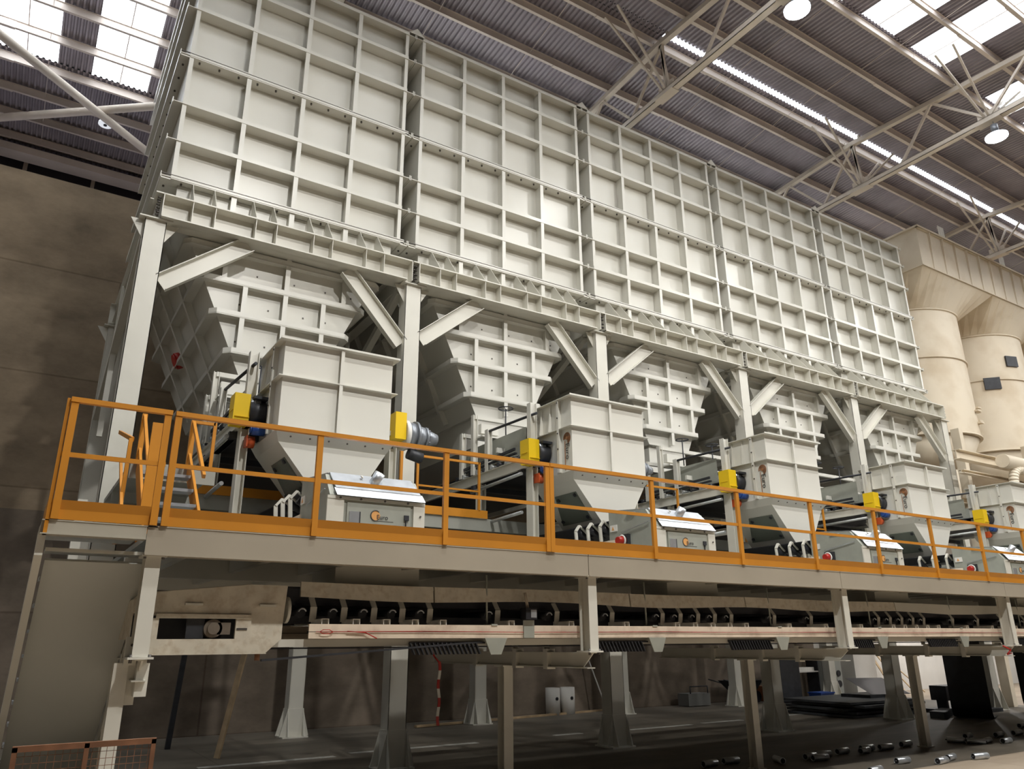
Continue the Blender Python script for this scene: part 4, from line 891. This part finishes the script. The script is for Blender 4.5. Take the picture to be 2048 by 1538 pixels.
t = floor_thing('fire_extinguisher', (28.2, 6.7, 0), 'red fire extinguisher leaning by the pale wall', 'fire extinguisher')
MB().cyl((28.2, 6.7, .05), (28.2, 6.7, .75), .13, n=20).cyl((28.2, 6.7, .75), (28.2, 6.7, .85), .13, .04, 20).build('cylinder', RED, t); MB().cyl((28.2, 6.7, .85), (28.2, 6.7, .98), .035, n=10).box(28.05, 28.28, 6.68, 6.72, .93, 1.0).build('valve', DARK, t)
for i, (x, a) in enumerate(((29.2, .15), (29.9, .35), (30.5, .5), (31.2, .6))):
    MB().bar((x, 6.0, 0.02), (x-a*.8, 7.2, 2.2-i*.3), .14, .03).build('leaning_plank', WOOD, label='pale timber plank leaning on the wall at far right, %s' % ['leftmost', 'second', 'third', 'shortest'][i], cat='plank', group='leaning planks')
MB().box(27.2, 28.6, 6.3, 7.28, 0, 5).build('pale_pier', GREYW, label='pale rendered pier behind the fire extinguisher', cat='pier')
# stack of black sheets
t = floor_thing('sheet_stack', (19.2, 1.0, 0), 'low stack of black sheets on the floor behind the fourth thin leg', 'sheet stack')
for i, (dx, dy, a) in enumerate(((0, 0, .0), (.1, .1, .06), (-.05, .15, -.05), (.15, -.05, .1), (.0, .1, .02))):
    b = MB(); q = [(-1.6, -1.1), (1.5, -1.3), (1.7, 1.2), (-1.4, 1.3)]; ca, sa = math.cos(a), math.sin(a)
    P = [(20.6+dx+x*ca-y*sa, 1.95+dy+x*sa+y*ca) for x, y in q]
    b.hexa([(x, y, .01+i*.085) for x, y in P], [(x, y, .07+i*.085) for x, y in P]); b.build('sheet', PLYB, t)
MB().hexa([(21.3, 1.75, .5), (22.4, 1.2, .5), (22.5, 1.24, .5), (21.35, 1.8, .5)], [(20.9, 2.3, .95), (22.0, 1.8, .95), (22.05, 1.84, .95), (20.95, 2.35, .95)]).build('scuffed_board', paint('scuffed_grey_panel', (.26, .24, .24), .5), label='scuffed grey panel propped on the black sheet stack', cat='panel')
MB().box(21.0, 22.6, 1.6, 2.6, 0, .5).build('crate', DARK, label='dark crate holding up the scuffed grey panel', cat='crate')
for i in range(5): MB().box(20.9+i*.28, 21.1+i*.28, -.6+i*.12, -.2+i*.1, 0, .18).build('timber_block', PLYB, label='small dark timber block right of the black sheet stack', cat='block', group='dark timber blocks')
# hanging belts
def belt(x0, y0, x1, y1, ztop, curl, label):
    b = MB(); pts = []
    for i in range(10): pts.append((0, ztop-(ztop-.45)*i/9))
    for i in range(1, 9): q = PI/2*i/8; pts.append((curl*.35*(1-math.cos(q)), .45-.43*math.sin(q)))
    pts.append((curl*1.3, .02))
    d = Vector((y0-y1, x1-x0, 0)).normalized()
    if d.x < 0: d = -d
    vs = []
    for s, z in pts:
        for (x, y) in ((x0, y0), (x1, y1)): vs.append((x+d.x*s, y+d.y*s, z))
        for (x, y) in ((x0, y0), (x1, y1)): vs.append((x+d.x*(s+.02), y+d.y*(s+.02), z+.015))
    fs = []
    for i in range(len(pts)-1):
        a = 4*i; c = a+4; fs += [(a, a+1, c+1, c), (a+2, c+2, c+3, a+3), (a, c, c+2, a+2), (a+1, a+3, c+3, c+1)]
    fs += [(0, 2, 3, 1), (len(vs)-4, len(vs)-3, len(vs)-1, len(vs)-2)]
    b.add(vs, fs); return b.build('hanging_belt', RUBBER, label=label, cat='belt', group='black belts hanging to the floor')
belt(21.4, -.55, 21.75, -1.45, 2.3, .9, 'black rubber belt hanging down and curling onto the floor, left one')
belt(24.6, -.9, 25.0, -2.3, 2.6, 1.4, 'wide black rubber belt hanging at the right edge')
MB().box(22.6, 24.6, .2, .7, .35, .75).box(22.6, 24.6, -.3, 1.0, 0, .1).box(22.7, 22.8, .3, .6, .1, .35).box(24.4, 24.5, .3, .6, .1, .35).build('belt_roll_trestle', DARK, label='dark trestle between the two hanging belts', cat='trestle')
# wheelbarrow, toolbox, cans
t = floor_thing('wheelbarrow', (20.2, 6.9, 0), 'dark wheelbarrow by the back wall left of the third thin leg', 'wheelbarrow')
MB().hexa([(20.7, 6.3, .35), (21.4, 6.3, .35), (21.4, 6.8, .35), (20.7, 6.8, .35)], [(20.3, 6.15, .75), (21.7, 6.15, .75), (21.7, 6.95, .75), (20.3, 6.95, .75)]).build('tray', DARK, t)
MB().path([(21.5, 6.3, .4), (19.8, 6.2, .8)], .02, 8).path([(21.5, 6.8, .4), (19.8, 6.9, .8)], .02, 8).path([(21.0, 6.3, .38), (20.9, 6.3, .0)], .02, 8).build('handle', DARK, t)
MB().cyl((21.75, 6.5, .19), (21.75, 6.6, .19), .19, n=18).build('wheel', RUBBER, t)
t = floor_thing('tool_case', (18.9, 6.8, 0), 'grey case with dark handles at the foot of the back wall', 'case')
MB().box(18.4, 19.4, 6.5, 7.0, .02, .4).build('body', paint('grey_case', (.22, .22, .21), .6), t); MB().path([(18.5, 6.5, .4), (18.5, 6.5, .62), (19.3, 6.5, .62), (19.3, 6.5, .4)], .02, 8).build('handle', DARK, t)
for i, x in enumerate((13.2, 13.75)):
    t = floor_thing('pale_drum', (x, 6.9, 0), 'pale drum against the back wall behind the third frame column, %s one' % ('left', 'right')[i], 'drum', 'pale drums by the wall')
    MB().cyl((x, 6.9, 0), (x, 6.9, .75), .22, n=20).build('body', GREYW, t); MB().cyl((x, 6.67, .45), (x, 6.70, .45), .05, n=10).build('bung', RUBBER, t)
MB().bar((14.9, 6.4, .0), (14.6, 7.0, 1.7), .03, .03).box(14.8, 15.2, 6.2, 6.5, 0, .1).build('broom', GREYW, label='pale long-handled broom leaning on the back wall', cat='broom')
MB().box(22.3, 23.0, 6.6, 7.1, 0, .5).cyl((22.7, 6.6, .7), (22.7, 6.9, .7), .14, n=14).build('machine_bits', paint('orange_brown_bits', (.25, .09, .03), .6), label='orange-brown machine by the back wall behind the wheelbarrow', cat='machine')
MB().box(23.2, 23.6, 6.7, 7.2, 0, .35).build('black_bin', RUBBER, label='small black bin between the machine and the dark cabinet', cat='bin')
MB().bar((2.75, 3.2, 0), (3.2, 3.4, 2.3), .14, .04).build('brown_plank', WOOD, label='brown plank standing in the dark at left under the platform', cat='plank')
MB().bar((2.2, 5.2, 0), (2.35, 5.2, 2.4), .10, .10).build('dark_post', DARK, label='dark thin post left of the brown plank', cat='post')
MB().bar((15.3, 7.1, .02), (8.2, 5.9, .04), .12, .05).build('floor_timber', WOOD, label='long timber lying on the floor along the back wall', cat='timber')
LIGHTSLIT = paint('painted_light_slit', (.42, .41, .37), .7, 0, .25, 8.)  # pale tone standing for slits of light across the floor
for i, (x0, x1, y) in enumerate(((2.2, 4.7, 2.15), (5.1, 8.0, 2.4), (10.1, 10.9, 2.5), (12.3, 14.4, 2.4), (14.9, 16.4, 2.5), (18.5, 20.4, 2.7))):
    MB().box(x0, x1, y-.09, y+.09, 0, .004).build('light_slit', LIGHTSLIT, label='thin slit of light painted on the shaded floor, %s' % ['leftmost', 'second from left', 'third from left', 'fourth from left', 'fifth from left', 'rightmost'][i], cat='light slit', group='painted light slits')
# barrier tape
t = floor_thing('barrier_tape', (4.26, -3.0, 1.0), 'red and white barrier tape hanging below the conveyor', 'tape')
b = MB()
for i in range(14):
    z = 1.80-i*.06; x = 4.255+.012*math.sin(i*.9); x2 = 4.255+.012*math.sin((i+1)*.9); b.hexa([(x2-.018, -3, z-.06), (x2+.018, -3.01, z-.06), (x2+.018, -3.0, z-.06), (x2-.018, -2.99, z-.06)], [(x-.018, -3, z), (x+.018, -3.01, z), (x+.018, -3., z), (x-.018, -2.99, z)], (i//2) % 2)
b.build('strip', [RED, WHITE], t)
MB().path([(4.25, -3.0, 1.79), (4.18, -3.0, 1.86), (4.1, -3.05, 1.95)], .012, 6).build('knot', RED, t)
MB().path([(14.8, -5.5, 1.93), (14.95, -5.55, 1.86), (14.9, -5.5, 1.78), (15.05, -5.5, 1.80)], .015, 6).build('red_rag', RED, label='red rag tied under the third hanger post', cat='rag')
# added fill lamps, unseen, brightening the far end of the undercroft
for i, (x, y, z, e) in enumerate(((32., 4.6, 5.2, 420), (38., 2., 6., 500))):
    t = thing('added_fill_lamp', (x, y, z), 'added fill lamp hidden under the old silos, %s' % ('nearer', 'farther')[i], 'lamp', 'added fill lamps under the old silos')
    MB().cyl((x, y, z+.02), (x, y, z+.2), .2, .08, 16).path([(x, y, z+.2), (x, y, 6.6)], .01, 6).build('housing', DARK, t)
    ld = bpy.data.lights.new('fill_light', 'AREA'); ld.shape = 'DISK'; ld.size = .35; ld.energy = e; ld.color = (1, .97, .95)
    lo = bpy.data.objects.new('fill_light', ld); COL.objects.link(lo); lo.location = (x, y, z)

# ================================================================== WORLD, CAMERA
w = bpy.data.worlds.new('hall_daylight'); S.world = w; w.use_nodes = True
w.node_tree.nodes['Background'].inputs[0].default_value = (.80, .88, 1., 1); w.node_tree.nodes['Background'].inputs[1].default_value = .02
cam = bpy.data.cameras.new('camera'); co = bpy.data.objects.new('camera', cam); COL.objects.link(co)
rt = Vector((0.84449861, -0.53551676, -0.00662505)); up = Vector((-0.16636839, -0.27407765, 0.947208)); fw = Vector((0.50906154, 0.79881365, 0.32055126))
Mc = Matrix((rt, up, -fw)).transposed().to_4x4(); Mc.translation = Vector((-1.0694, -13.33503, 2.04829))
co.matrix_world = Mc
cam.sensor_fit = 'HORIZONTAL'; cam.sensor_width = 36; cam.lens = 1525.364/2048*36; cam.clip_end = 300; cam.clip_start = .05
S.camera = co
S.view_settings.view_transform = 'Standard'; S.view_settings.look = 'None'; S.view_settings.gamma = 1; S.view_settings.exposure = -1.08
S.view_settings.use_curve_mapping = False
